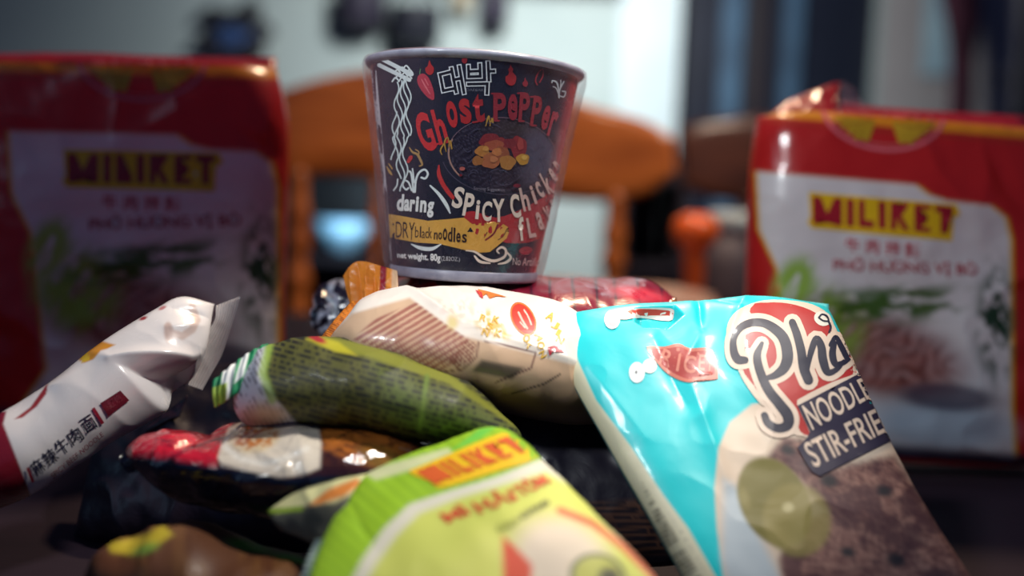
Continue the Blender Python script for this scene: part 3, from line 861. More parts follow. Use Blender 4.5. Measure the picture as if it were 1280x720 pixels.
k = np.arange(nu * nv).reshape(nv, nu); f = np.stack([k[:-1, :-1], k[1:, :-1], k[1:, 1:], k[:-1, 1:]], -1).reshape(-1, 4)
o = mesh_obj('shrink_wrap', P, f.tolist(), M_wrap, cup)
o['label'] = 'clear crinkled shrink wrap'

fs = CupSurf(cup_base, cup_axis, PR, -88, 88)
A = Art(fs, M_cup, cup, step=8, gap=0.00010, lay=0.00005)
def Z(x, y, o=(440, 40)):      # coordinates read off a four times enlarged crop
    return (o[0] + x / 4.0, o[1] + y / 4.0)
WH = (214, 222, 222); RED = (186, 52, 52); MRED = (140, 48, 62); CRE = (222, 206, 192); NAVY = (28, 30, 44); YEL = (208, 158, 74)
# white side panel with its ticks
A.poly([Z(98, 195), Z(122, 192), Z(196, 1150 - 340 + 340 - 0)] and [(464.5, 88), (470.5, 88), (478, 170), (484, 240), (490, 326), (485, 326), (479, 250), (472, 170)], (214, 206, 212))
rng = random.Random(3)
y = 92
while y < 320:
    t = (y - 88) / 238.0; x = 467.5 + t * 20 - 1.5 * math.sin(t * 3.1)
    h = rng.choice([1.2, 1.6, 2.4]); A.poly([(x - 2.4, y), (x + 1.4, y - .3), (x + 1.4, y + h - .3), (x - 2.4, y + h)], (60, 50, 64), layer=2.2)
    y += h + rng.choice([1.6, 2.2, 4, 7])
A.build('side_panel')
# chopsticks with noodles
A.layer = 1
A.stroke([(474.5, 81.5), (512, 100)], 5.0, WH); A.stroke([(477, 73.5), (515, 93)], 5.0, WH)
for i, (x, y) in enumerate([(497, 90), (503, 87), (508, 85), (512, 90), (506, 94), (499, 96), (511, 97), (503, 100), (495, 100)]):
    A.stroke([(x - 4, y + 2), (x, y - 3), (x + 4, y + 1)], 2.0, WH, smooth=3)
strand = [(496, 103, 0, 198), (500, 101, 1.2, 226), (504, 100, 2.4, 240), (508, 100, 3.4, 232), (511, 100, 4.6, 170), (493.5, 140, 2.0, 200)]
for x, y0, ph, y1 in strand:
    pts = []
    y = y0
    while y <= y1:
        sh = (y - 100) * 0.012 - (2.0 if y > 170 else 0)
        pts.append((x + sh + 3.1 * math.sin((y - 100) / 6.6 + ph), y)); y += 3.3
    A.stroke(pts, 1.7, (206, 218, 218), smooth=2)
A.stroke([(498, 224), (497, 232), (493, 238)], 1.8, WH); 
A.build('noodle_drawing')
# curls and little drawings
A.layer = 1
for pts, wd, c in [
    ([(517, 240), (516, 228), (514, 216), (511, 214)], 2.4, WH), ([(519, 240), (520, 226), (524, 216), (531, 212), (535, 217), (532, 223), (527, 222)], 2.6, WH),
    ([(515, 238), (511, 228), (506, 226), (504, 232), (508, 237), (511, 235)], 2.2, WH), ([(518, 228), (517, 218), (516, 211)], 1.8, WH),
    ([(538, 232), (549, 243), (558, 256), (563, 267)], [2, 4, 4.5, 1.5], WH),
    ([(514, 305), (526, 310), (540, 311), (552, 305)], [1, 4.5, 4.5, 1], WH),
    ([(582, 313), (594, 315), (606, 323), (618, 326), (630, 321), (632, 313), (627, 309), (621, 313), (624, 317)], [1.5, 2.5, 3.5, 3.5, 3, 3, 2.8, 2.4, 1.5], CRE),
    ([(593, 320), (600, 327), (612, 329)], [2, 3.5, 2], CRE), ([(622, 330), (632, 328), (638, 322), (634, 316)], [1.5, 3, 3, 2], CRE),
    ([(512, 184), (516, 190), (522, 193), (526, 200), (528, 206), (524, 208)], [1, 2.5, 3, 3, 2.4, 1.5], (168, 132, 84)),
    ([(520, 187), (524, 190), (523, 196)], 1.6, (168, 132, 84)),
    ([(511, 202), (514, 197), (516, 195)], [4, 5, 1.5], RED), ([(484, 208), (488, 215), (491, 219)], [1, 3, 1], (190, 150, 80)), ([(487, 205), (491, 211)], 1.6, (190, 150, 80)),
    ([(549, 207), (549, 218), (555, 232), (566, 247)], [2, 5, 5.5, 5], RED),
    ([(689, 104), (690, 101), (695, 103), (697, 110), (698, 122)], [1.5, 2, 2, 1.8, 2], (176, 184, 192)), ([(698, 122), (699, 112), (704, 102)], 1.6, (176, 184, 192)),
    ([(699, 120), (704, 121), (706, 115), (702, 114)], 1.6, (176, 184, 192)), ([(698, 116), (700, 106), (700, 100)], 1.2, (176, 184, 192)), ([(697, 117), (694, 110), (690, 108)], 1.2, (176, 184, 192))]:
    A.stroke(pts, wd, c)
A.build('curl_print')['kind'] = 'stuff'
A.layer = 1
# flames and peppers
A.stroke([(526, 86), (525, 92), (527, 97)], 1.2, (90, 130, 90))
A.poly([(523, 95), (529, 92), (535, 96), (540, 106), (543, 118), (542, 125), (535, 122), (527, 113), (522, 103)], (176, 58, 72), smooth=4)
A.stroke([(527, 99), (532, 108), (538, 118)], [1, 2, 1], (206, 104, 112)); A.stroke([(531, 98), (536, 107)], 1.2, (206, 104, 112))
def flame(x, y, s_, c):
    A.poly([(x, y - 9 * s_), (x + 2 * s_, y - 4 * s_), (x + 5 * s_, y), (x + 4 * s_, y + 6 * s_), (x, y + 8 * s_), (x - 4 * s_, y + 5 * s_), (x - 4.5 * s_, y), (x - 2 * s_, y - 2 * s_)], c, smooth=3)
flame(537, 85, 1.1, (170, 44, 44)); flame(638, 96, 1.4, (150, 40, 44)); flame(638, 86, 0.6, (150, 40, 44)); flame(656, 103, 0.7, (140, 44, 54)); flame(580.5, 74, 0.7, (140, 40, 46))
A.stroke([(671, 106), (669, 100), (673, 90), (678, 87), (678, 95), (674, 103)], 1.8, (140, 44, 54))
A.poly([(648, 313), (656, 308), (665, 311), (661, 317), (653, 318)], (150, 50, 60), smooth=3)
A.stroke([(650, 314), (663, 312)], 0.9, NAVY)
A.build('pepper_print')['kind'] = 'stuff'
# the outlined Korean name
A.layer = 1
S_ = [[(492, 200), (441, 213), (457, 294), (505, 284)], [(498, 184), (521, 300)], [(508, 240), (543, 232)], [(537, 174), (560, 303)],
      [(582, 172), (584, 224), (641, 222), (639, 164)], [(583, 198), (640, 195)], [(680, 154), (684, 240)], [(682, 197), (708, 196)], [(582, 261), (676, 259), (674, 306)]]
for wd, col in ((6.2, (222, 226, 230)), (3.4, (24, 26, 36))):
    lay = 1.5 if wd > 5 else 2.6
    for p in S_:
        q = [Z(*a) for a in p]
        for i in range(len(q) - 1):
            a = np.array(q[i]); b_ = np.array(q[i + 1]); t = (b_ - a) / np.linalg.norm(b_ - a) * (wd / 2)
            A.stroke([tuple(a - t), tuple(b_ + t)], wd, col, layer=lay + i * 0.05, smooth=0, caps=False)
A.text('DAEBAK', 594, 112.5, 22, 3.4, (110, 112, 124), ang=1, layer=4)
A.build('korean_lettering')
# the name in red
A.layer = 1
for ch, x, y, w_, h_, a_, c in [('G', 531.5, 165, 19, 50, -17, (192, 48, 50)), ('h', 550, 158, 13, 45, -15, (188, 48, 50)), ('o', 565, 143, 13, 34, -10, (182, 46, 48)), ('s', 581.5, 139, 14, 32, -8, (168, 44, 46)), ('t', 598, 135, 14, 36, -5, (150, 42, 46)),
                               ('P', 624.5, 134, 16, 36, 0, (134, 42, 52)), ('e', 640.5, 134, 12, 33, 2, (134, 42, 54)), ('P', 655, 134, 13, 37, 4, (138, 44, 54)), ('P', 670, 139, 11.5, 38, 8, (146, 46, 56)), ('e', 681.5, 147, 9, 31, 13, (160, 52, 64)), ('r', 690.5, 155, 8.5, 32, 15, (166, 60, 72))]:
    A.text(ch, x, y, w_, h_, c, ang=a_, bold=0.035)
    if ch in 'Ppht':
        A.stroke([(x - w_ * .5, y + h_ * .5 - (1 if ch == 'P' else 0)), (x - w_ * .05, y + h_ * .5 - 1)], 2.2, c)
        if ch == 'P': A.stroke([(x - w_ * .62, y - h_ * .47), (x - w_ * .2, y - h_ * .47)], 2.2, c)
A.build('name_lettering')
# picture of the dish
A.layer = 1
A.stroke(A.ringpts(627, 193, 67, 46, 150, 415, 60, 3), 1.0, (112, 90, 104), smooth=0, caps=False)
A.stroke(A.ringpts(627, 193, 75, 50, 10, 165, 40, 3), 0.8, (84, 78, 96), smooth=0, caps=False)
A.stroke(A.ringpts(627, 193, 66, 46, 140, 200, 20, 3), 1.8, (160, 124, 110), smooth=0, caps=False)
for i, (x, y, rx, ry, c) in enumerate([(613, 176, 14, 9, (122, 42, 46)), (626, 181, 10, 9, (128, 48, 48)), (648, 184, 10, 14, (132, 44, 50)), (637, 179, 8, 6, (116, 40, 46)), (618, 182, 12, 7, (152, 78, 56)), (603, 189, 9, 7, (170, 112, 56)), (613, 201, 11, 10, (156, 92, 60)), (597, 201, 7, 6, (150, 96, 52)),
                                        (627, 192, 9, 9, (140, 78, 54)), (634, 203, 10, 9, (164, 112, 58)), (653, 199, 8, 7, (182, 134, 54)), (621, 190, 6, 5, (176, 110, 66)), (607, 186, 4, 3, (186, 132, 70)), (650, 180, 4, 8, (156, 64, 62)), (617, 199, 5, 4, (178, 112, 74)), (655, 197, 3.5, 3, (206, 166, 84))]):
    A.ell(x, y, rx, ry, c, wob=0.07, seed=i)
for pts in ([(607, 158), (609, 150), (611, 145), (612, 155)], [(612, 158), (615, 148), (616, 154)], [(558, 190), (556, 178), (560, 172), (562, 182)], [(553, 194), (551, 188), (555, 180)], [(561, 184), (563, 176), (565, 186)]):
    A.stroke(pts, [1, 2, 1.6, 1][:len(pts)], (172, 132, 60))
rng = random.Random(8)
for i in range(26):
    a = rng.uniform(0, 6.28); r = rng.uniform(0.5, 0.9); x = 627 + 62 * r * math.cos(a); y = 193 + 42 * r * math.sin(a)
    if abs(x - 627) < 34 and y < 212 and y > 165: continue
    A.stroke([(x - 5, y + rng.uniform(-3, 3)), (x, y + rng.uniform(-3, 3)), (x + 5, y + rng.uniform(-3, 3))], 0.9, (72, 70, 90))
A.ell(578, 211, 3.4, 2.4, (176, 92, 84)); A.ell(576, 219, 2, 1.6, (120, 40, 46)); A.ell(645, 232, 4.5, 2.4, (110, 36, 52))
A.text('Serving Suggestion', 611, 237, 38, 5.5, (128, 122, 134), ang=3)
A.build('dish_picture')
# banner, red patch, hand
A.layer = 1
A.poly([(580, 268), (592, 264), (620, 272), (650, 262), (676, 248), (694, 236), (690, 262), (680, 292), (664, 302), (644, 304), (628, 302), (620, 290), (600, 296), (585, 280)], (166, 46, 52), smooth=3)
A.poly([(486, 267.5), (505, 270.5), (535, 276), (560, 274), (580, 272), (590, 280), (598, 286), (603, 293), (610, 286), (618, 277), (624, 279), (620, 288), (629, 280), (635, 284), (630, 292), (636, 290), (633, 298), (622, 307), (612, 315), (596, 316), (575, 311), (550, 305), (520, 303), (488, 297)], YEL)
A.stroke([(622, 281), (617, 292), (607, 300)], 2.2, (120, 34, 50)); A.stroke([(634, 285), (629, 295), (622, 300)], 1.0, (90, 60, 40)); A.stroke([(609, 290), (605, 297)], 1.0, (90, 60, 40))
A.poly([(584, 290), (588, 284), (592, 290)], NAVY)
A.build('banner')
A.layer = 2
for ch, x, y, w_, h_, a_ in [('D', 499, 287, 7.5, 20, -1), ('R', 507.5, 287.5, 7, 20, 0), ('Y', 515, 289, 7, 22, 2)]: A.text(ch, x, y, w_, h_, (44, 32, 32), ang=a_)
for ch, x, y, w_, h_ in [('b', 521.5, 290, 4.5, 14), ('l', 526, 290, 1.6, 14), ('a', 529.5, 293.5, 4, 8.5), ('c', 533.8, 293.5, 3.6, 8.5), ('k', 538.2, 291, 4.2, 14),
                         ('n', 545, 295, 4.6, 9), ('o', 550.5, 295, 4.6, 9), ('o', 556.5, 293, 5.2, 15), ('d', 562.8, 293, 5.4, 18), ('l', 568, 293.5, 2, 18), ('e', 573, 297, 5.4, 12), ('s', 580.5, 298, 6, 11)]:
    A.text(ch, x, y, w_, h_, (50, 36, 34), ang=2, bold=0.02 if x > 544 else 0)
A.build('banner_lettering')
A.layer = 2
for ch, x, y, w_, h_ in [('d', 501, 253, 8.5, 21), ('a', 509, 256.5, 7, 15), ('r', 516, 257, 6.5, 15), ('i', 522, 255, 3.6, 19), ('n', 529.5, 258, 8, 15), ('g', 538.5, 262, 8, 20)]:
    A.text(ch, x, y, w_, h_, (222, 222, 220), ang=4, bold=0.04)
for ch, x, y, w_, h_, a_ in [('S', 573, 247, 13, 27, 12), ('P', 586, 256, 12, 29, 10), ('i', 597, 262, 4.6, 24, 6), ('C', 608.5, 264, 12, 25, 4), ('Y', 623, 263, 15, 29, -1),
                             ('C', 643.5, 257.5, 12, 30, -8), ('h', 655.5, 249, 9.5, 30, -12), ('i', 666, 243.5, 4, 24, -18), ('c', 673.5, 237, 7, 21, -24), ('k', 682.5, 228.5, 8, 29, -26), ('e', 690, 218.5, 5.5, 19, -30), ('n', 696, 208.5, 5, 17, -34),
                             ('f', 651, 286, 7, 30, -6), ('L', 663, 284.5, 9, 25, -10), ('a', 674, 276, 7, 23, -16), ('v', 683.5, 268, 6.4, 21, -22), ('o', 690.2, 257, 4.4, 17, -24), ('r', 694.5, 248, 3.4, 14, -28)]:
    c = CRE if x < 655 or a_ > -10 else (210, 178, 170)
    A.text(ch, x, y, w_, h_, c, ang=a_, bold=0.03)
A.quad('net weight. 80g', (497.5, 315), (551, 317.5), (551, 329.5), (498, 324.5), (224, 224, 222), bold=0.03)
A.quad('(2.82OZ.)', (552, 320), (575, 321.5), (575, 328), (552, 327.5), (190, 190, 192))
A.quad('No Artificial', (640, 322), (680, 322), (677, 333), (640, 331), (196, 180, 176))
A.build('lettering')

# ================================================================ the two tall red bags behind
RED_F = film('red_bag_film', rough=0.32, coat=0.4, trans=0.35, bump=0.22, scale=34)
def tall_bag(label, dx, rows, M, flap, dy=0.0, sc_=1.0, T=0.028, creases=()):
    """M: maps the left bag's own drawing frame (pixels of a reference face) onto this bag"""
    S = Surf(rows, T=T, Tb=0.03, pu=7, pv=9, wr=0.0012, wrs=7, seed=dx, creases=creases)
    P0 = W(*rows[-1][1])
    root = thing('noodle_bag', (float(P0[0]), float(P0[1]), 0.75), label, 'noodle bag')
    def paint(p):
        # frame: x 0..1 across the face, y 0..1 down, read through M
        x, y = M(p.X, p.Y, inverse=True)
        q = Paint(x, y, p.U, p.V, (176, 34, 38)); q.C = p.C * 0 + lin((200, 40, 36))
        q.mix((0.5 + 0.5 * q.nz(60, 40, 3)) * 0.25, (150, 24, 34))
        # golden stripe at the fold
        q.mix(q.poly([(-80, 17), (420, 21), (420, 35), (-80, 29)], 2), (232, 150, 30))
        q.mix(q.poly([(-80, 34), (420, 40), (420, 42), (-80, 37)], 1), (150, 70, 30), 0.6)
        q.Y = y + 20
        pan = [(12, 124), (220, 126), (237, 138), (262, 144), (318, 146), (338, 160), (345, 190), (346, 420), (360, 600), (-60, 600), (60, 420), (40, 250), (16, 200)]
        q.mix(q.poly([(a - 4 if a < 100 else a + 5, b) for a, b in pan], 3), (232, 186, 30))
        q.mix(q.poly(pan, 3), (226, 228, 228))
        # picture: noodles, meat and herbs
        q.mix(q.ell(196, 395, 130, 78, 0, 16), (214, 222, 226))
        q.mix(q.ell(170, 355, 112, 52, 6, 18) * (0.7 + 0.3 * q.nz(16, 9, 4)), (150, 86, 74))
        q.mix(q.ell(170, 350, 100, 44, 6, 12) * sstep(0.55, 0.75, q.strands(9, 5, 40, 10, 40)), (104, 56, 52), 0.7)
        q.mix(q.ell(96, 320, 52, 50, 0, 22) * sstep(0.24, 0.5, q.nz(9, 26, 9, 35)), (134, 178, 56))
        q.mix(q.ell(60, 270, 24, 40, 25, 10) * sstep(0.28, 0.45, q.nz(7, 26, 12, 25)), (150, 192, 76))
        q.mix(q.ell(190, 285, 100, 24, -8, 12) * sstep(0.3, 0.55, q.nz(30, 8, 7, -14)), (70, 104, 40))
        q.mix(q.ell(326, 300, 24, 70, 0, 14) * sstep(0.42, 0.6, q.nz(9, 12, 8)), (40, 70, 44))
        q.mix(q.ell(255, 440, 90, 34, 0, 14), (150, 176, 196), 0.8)
        q.mix(q.ell(262, 402, 64, 18, 0, 6), (50, 40, 70), 0.8)
        q.mix(q.poly([(-80, 470), (420, 470), (420, 800), (-80, 800)], 8), (60, 62, 84))
        q.mix(q.poly([(-80, 486), (420, 486), (420, 492), (-80, 492)], 2), (186, 36, 46))
        p.C = q.C
    bag('bag_body', S, paint, RED_F, root, 240, 240, backcol=(200, 40, 36))
    A = Art(S, RED_F, root, step=10, gap=0.0003)
    T_ = lambda pts: [tuple(M(np.array(a), np.array(b))) for a, b in pts]
    # emblem: half ring with two wheat ears
    arc = A.ringpts(178, 10, 80, 53, 8, 172, 40)
    A.stroke(T_(arc), 5, (226, 110, 120), smooth=0, caps=False)
    arc = A.ringpts(178, 10, 72, 46, 6, 174, 40)
    A.stroke(T_(arc), 1.2, (226, 130, 130), smooth=0, caps=False)
    A.build('emblem_ring')
    for sx in (-1, 1):
        for r in range(4):
            for c in range(5 - r):
                A.ell(*M(np.array(178 + sx * (17 + c * 10.5 + r * 2)), np.array(29 + r * 6.5 + c * -0.5)), 5.6, 4.6, (206, 166, 40), ang=20 * sx)
        A.stroke(T_([(178 + sx * 14, 25), (178 + sx * 40, 32), (178 + sx * 64, 25)]), 1.5, (180, 120, 40))
    A.build('wheat_print')
    for i in range(15):
        A.text('MILIKETMILIKETM'[i], *M(np.array(118 + i * 8.6), np.array(17 - 0.9 * math.sin(math.pi * i / 14))), 5.5, 6.5, (224, 120, 128), bold=0.03)
    A.build('emblem_lettering')
    A.layer = 1
    T_ = lambda pts: [tuple(M(np.array(a), np.array(b - 20))) for a, b in pts]
    A.poly(T_([(80, 146), (274, 148), (279, 160), (270, 166), (268, 196), (84, 193), (78, 186), (82, 178)]), (240, 196, 24))
    block_word(A, 'MILIKET', lambda a, b: M(np.array(85 + a * 184), np.array(167 - b * 36)), (176, 34, 46), 3)
    A.build('brand_lettering')
    q = T_([(128, 201), (226, 203), (226, 222), (128, 220)]); A.quad('牛 肉 拌 麵', q[0], q[1], q[2], q[3], (196, 70, 82), bold=0.01)
    q = T_([(112, 227), (300, 219), (302, 242), (112, 250)])
    A.quad('PHỞ HƯƠNG VỊ BÒ', q[0], q[1], q[2], q[3], (236, 226, 226), bold=0.03); A.quad('PHỞ HƯƠNG VỊ BÒ', q[0], q[1], q[2], q[3], (178, 34, 52), bold=0.015)
    A.build('flavour_lettering')
    fl = flap
    Sf = Surf(fl, T=0.0, wr=0.001, wrs=20, seed=3)
    sheet('folded_seal', Sf, lambda p: p.mix(0.5 + 0.5 * p.nz(8, 20, 2), (150, 22, 30), 0.6), RED_F, root, 40, 20, (190, 34, 40), th=0.0012)
    return root, S, A

def map_left(x, y, inverse=False):
    if inverse: return x, y - 60 - (x - 0) * 0.012
    return x, y + 60 + x * 0.012
# left bag: frame origin is the photo's top left corner of the bag
tall_bag('tall red noodle bag at the left with shaded face, behind the white packet', 1.0,
         [[(-45, 74, .64), (60, 70, .635), (150, 72, .635), (250, 80, .64), (346, 86, .645)],
          [(-45, 150, .63), (60, 150, .63), (150, 152, .63), (250, 156, .63), (361, 160, .635)],
          [(-45, 300, .625), (60, 300, .62), (150, 300, .62), (250, 300, .62), (358, 310, .63)],
          [(-45, 450, .62), (60, 450, .615), (150, 450, .615), (250, 450, .615), (354, 450, .62)],
          [(-40, 552, .625), (60, 552, .62), (150, 552, .62), (250, 554, .62), (350, 556, .625)]],
         map_left, [[(-40, 68, .66), (100, 66, .66), (200, 70, .66), (345, 72, .66)], [(-40, 84, .645), (100, 82, .64), (200, 86, .64), (345, 90, .645)]],
         creases=[(150, 200, 300, 120, 14, .002), (270, 150, 350, 200, 12, -.002), (0, 240, 10, 400, 20, -.002)])
def map_right(x, y, inverse=False):
    k = 0.95
    if inverse:
        X = (x - 932) / k; yy = y - 126 - (x - 932) * 0.075
        return X - 3, yy / k + 12 + 0 * X
    X = x + 3; px = X * k + 932
    return px, (y - 12) * k + 126 + (px - 932) * 0.075
root, S, A = tall_bag('tall red noodle bag at the right, standing behind the teal packet', 2.0,
         [[(946, 146, .625), (1030, 143, .625), (1110, 148, .625), (1200, 158, .63), (1310, 166, .64)],
          [(938, 220, .615), (1030, 220, .615), (1110, 222, .615), (1200, 228, .62), (1322, 236, .63)],
          [(933, 350, .61), (1030, 350, .61), (1110, 352, .61), (1200, 356, .615), (1318, 362, .625)],
          [(932, 480, .61), (1030, 480, .61), (1110, 482, .61), (1200, 486, .61), (1312, 490, .62)],
          [(936, 573, .615), (1030, 573, .61), (1110, 575, .61), (1200, 578, .615), (1308, 584, .62)]],
         map_right, [[(984, 126, .66), (1012, 116, .66), (1050, 104, .665), (1062, 130, .66), (1290, 146, .66)], [(955, 150, .64), (1010, 150, .635), (1040, 150, .635), (1070, 150, .635), (1290, 164, .645)]],
         creases=[(1010, 190, 1060, 150, 12, .0015), (1190, 200, 1280, 300, 16, -.002), (1080, 180, 1240, 210, 14, -.0015)])
M_clear = M_wrap
Sf = Surf([[(1052, 102, .665), (1068, 112, .663), (1078, 128, .66)], [(1050, 132, .65), (1066, 138, .65), (1088, 146, .65)]], T=0, wr=0.001, seed=5)
sheet('clear_film_corner', Sf, None, M_clear, root, 20, 16, (120, 120, 130))

# ================================================================ the heap
F_white = film('white_film', rough=0.27, coat=0.45, bump=0.06, scale=40)
F_pink = film('crimson_film', rough=0.3, coat=0.4, bump=0.15, scale=55)
F_orange = film('orange_film', rough=0.45, coat=0.1, trans=0.25, bump=0.1, scale=60)
F_cream = film('cream_film', rough=0.42, coat=0.3, bump=0.15, scale=45)
F_green = film('seaweed_film', rough=0.6, coat=0.03, bump=0.15, scale=45)
F_dark = film('dark_gloss_film', rough=0.16, coat=0.8, bump=0.6, scale=70)
F_lime = film('lime_film', rough=0.6, coat=0.0, bump=0.06, scale=30)
F_teal = film('teal_film', rough=0.45, coat=0.12, bump=0.08, scale=30)
F_dull = film('dull_dark_film', rough=0.45, coat=0.1, bump=0.2, scale=45)

def pack(name, label, cat, S, group=None):
    p = S.base(np.array([.5]), np.array([1.0]))[0]
    return thing(name, tuple(float(a) for a in p), label, cat, group)

# --- crimson packet under the cup
S = Surf([[(478, 350, .500), (560, 352, .503), (640, 351, .505), (730, 353, .505), (800, 360, .50), (842, 374, .49)],
          [(468, 372, .465), (560, 373, .46), (640, 374, .46), (730, 375, .46), (800, 380, .46), (848, 388, .46)],
          [(460, 400, .435), (560, 402, .43), (640, 404, .43), (730, 404, .43), (800, 406, .43), (845, 404, .435)],
          [(455, 440, .43), (560, 450, .425), (640, 455, .425), (730, 458, .425), (800, 450, .43), (838, 430, .435)]],
         T=0.0075, Tb=0.008, pu=4, pv=4, wr=0.0006, wrs=20, seed=4,
         creases=[(760, 352, 850, 385, 5, .0015), (700, 358, 790, 372, 4, -.001), (500, 350, 540, 372, 5, .001)])
root = pack('crimson_noodle_packet', 'crimson packet with black lines and an orange end lying under the cup', 'noodle packet', S)
def p_(p):
    p.mix(p.nz(40, 12, 3), (110, 20, 46), 0.5)
    x = p.X
    p.mix(p.poly([(440, 320), (484, 330), (478, 420), (440, 420)], 1.5), (232, 146, 52))
    p.mix(p.poly([(484, 330), (498, 330), (488, 420), (470, 420)], 1), (236, 206, 186))
    for i in range(16):
        cx = 524 + i * 27 + (i % 3) * 2
        p.mix(p.line([(cx, 345), (cx + 3 + i * .3, 400)], 2.0), (24, 18, 34))
    p.mix(p.poly([(520, 358), (545, 351), (548, 368), (520, 371)], 2), (216, 26, 66))
    p.mix(p.ell(800, 368, 34, 8, 10, 5), (206, 34, 58), 0.8)
bag('bag_body', S, p_, F_pink, root, 260, 90, (122, 16, 40))
Sf = Surf([[(429, 345, .455), (437, 333, .453), (446, 327, .452), (458, 327, .450), (472, 331, .447), (496, 338, .440)],
           [(434, 368, .448), (440, 362, .446), (448, 358, .444), (459, 358, .442), (474, 362, .439), (498, 366, .434)],
           [(443, 395, .445), (448, 392, .442), (454, 392, .440), (463, 394, .437), (476, 392, .434), (498, 392, .430)]],
          T=0.0, wr=0.0005, wrs=40, seed=7, creases=[(446, 328, 452, 398, 3, -.0022), (438, 336, 444, 394, 3, .0016), (458, 330, 460, 396, 3, .0018), (468, 333, 466, 396, 2.5, -.0014), (476, 336, 472, 396, 2.5, .0012)])
def p_(p):
    p.mix(p.nz(6, 50, 3), (236, 120, 34), 0.4)
    p.mix(p.poly([(476, 320), (484, 320), (479, 420), (472, 420)], 1), (166, 24, 46))
    p.mix(p.poly([(491, 320), (506, 320), (506, 420), (486, 420)], 1), (238, 208, 170), 0.8)
o = sheet('crimped_end', Sf, p_, F_orange, root, 90, 60, (255, 166, 60)); o['label'] = 'orange gathered end seal'
# twisted dark right end with its gilt edge
Sf = Surf([[(826, 384, .452), (838, 376, .455), (846, 372, .457)], [(818, 392, .447), (832, 388, .448), (846, 384, .45)]], T=0.002, wr=0.001, seed=9)
sheet('twisted_end', Sf, lambda p: p.mix(p.nz(5, 3, 2), (210, 150, 90), 0.6), F_dark, root, 24, 16, (60, 22, 34))

# --- black glossy packet peeping out behind its left end
S = Surf([[(397, 372, .52), (412, 358, .522), (430, 350, .525), (470, 362, .53)], [(394, 392, .51), (410, 388, .505), (432, 384, .505), (470, 392, .51)], [(400, 420, .505), (415, 424, .5), (440, 426, .5), (475, 428, .505)]],
         T=0.006, Tb=0.006, pu=4, pv=4, wr=0.0015, wrs=36, seed=12)
root = pack('black_noodle_packet', 'black glossy packet end with painted white glints, left of the orange seal', 'noodle packet', S)
def p_(p):
    p.mix(sstep(.52, .6, p.nz(7, 14, 5, 20)), (190, 190, 204), 0.85)  # glints put into the colour as pale patches
    p.mix(p.line([(410, 372), (420, 384), (418, 396)], 5), (206, 216, 224))
bag('bag_body', S, p_, F_dark, root, 90, 60, (34, 28, 42))
Sf = Surf([[(392, 372, .520), (397, 366, .521), (404, 361, .522)], [(398, 384, .512), (403, 378, .512), (410, 372, .512)]], T=0, wr=0.0008, seed=5)
sheet('end_seal', Sf, None, F_dark, root, 20, 14, (90, 84, 100))

# --- dark packets holding the heap up
S = Surf([[(560, 470, .45), (640, 474, .45), (720, 480, .45), (800, 486, .45), (880, 490, .45)], [(570, 560, .435), (640, 565, .43), (720, 570, .43), (800, 575, .43), (900, 575, .43)],
          [(580, 640, .43), (650, 640, .425), (730, 640, .42), (820, 642, .42), (910, 640, .425)], [(600, 700, .43), (660, 700, .425), (740, 706, .42), (830, 706, .42), (930, 690, .43)]],
         T=0.012, Tb=0.016, pu=4, pv=4, wr=0.001, wrs=14, seed=21)
root = pack('brown_noodle_packet', 'shaded dark brown packet with small print between lime and teal packets', 'noodle packet', S)
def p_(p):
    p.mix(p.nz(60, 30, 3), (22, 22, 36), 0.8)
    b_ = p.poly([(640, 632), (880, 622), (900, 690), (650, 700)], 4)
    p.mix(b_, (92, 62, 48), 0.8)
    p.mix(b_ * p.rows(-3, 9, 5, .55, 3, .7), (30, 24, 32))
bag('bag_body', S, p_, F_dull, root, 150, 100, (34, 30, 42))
Sf = Surf([[(860, 492, .452), (884, 494, .452)], [(884, 575, .432), (906, 576, .432)], [(900, 640, .426), (922, 640, .426)]], T=0, wr=0.0004, seed=2, rid=(70, .0003, 'v'))
sheet('end_seal', Sf, None, F_dull, root, 16, 40, (50, 40, 44))

S = Surf([[(150, 500, .50), (220, 470, .50), (300, 455, .50), (400, 450, .495), (520, 470, .49)], [(120, 560, .47), (220, 556, .46), (300, 552, .46), (400, 550, .455), (540, 560, .45)],
          [(100, 640, .45), (200, 640, .44), (300, 640, .435), (420, 640, .435), (560, 640, .43)], [(90, 676, .455), (200, 680, .445), (300, 684, .44), (430, 684, .44), (580, 680, .435)]],
         T=0.01, Tb=0.014, pu=4, pv=4, wr=0.0012, wrs=14, seed=23)
root = pack('plum_noodle_packet', 'very dark plum packet in the shadow under the white packet', 'noodle packet', S)
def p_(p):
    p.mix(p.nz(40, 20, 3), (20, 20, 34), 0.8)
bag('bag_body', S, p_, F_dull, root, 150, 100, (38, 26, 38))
Sf = Surf([[(200, 526, .462), (214, 510, .463), (234, 494, .464)], [(172, 548, .458), (190, 540, .458), (224, 520, .458)]], T=0.001, wr=0.0008, seed=2)
sheet('loose_film_edge', Sf, lambda p: p.mix(p.rows(-35, 5, 4, .5, 3, .6), (30, 18, 30)), F_dull, root, 40, 20, (62, 34, 52))

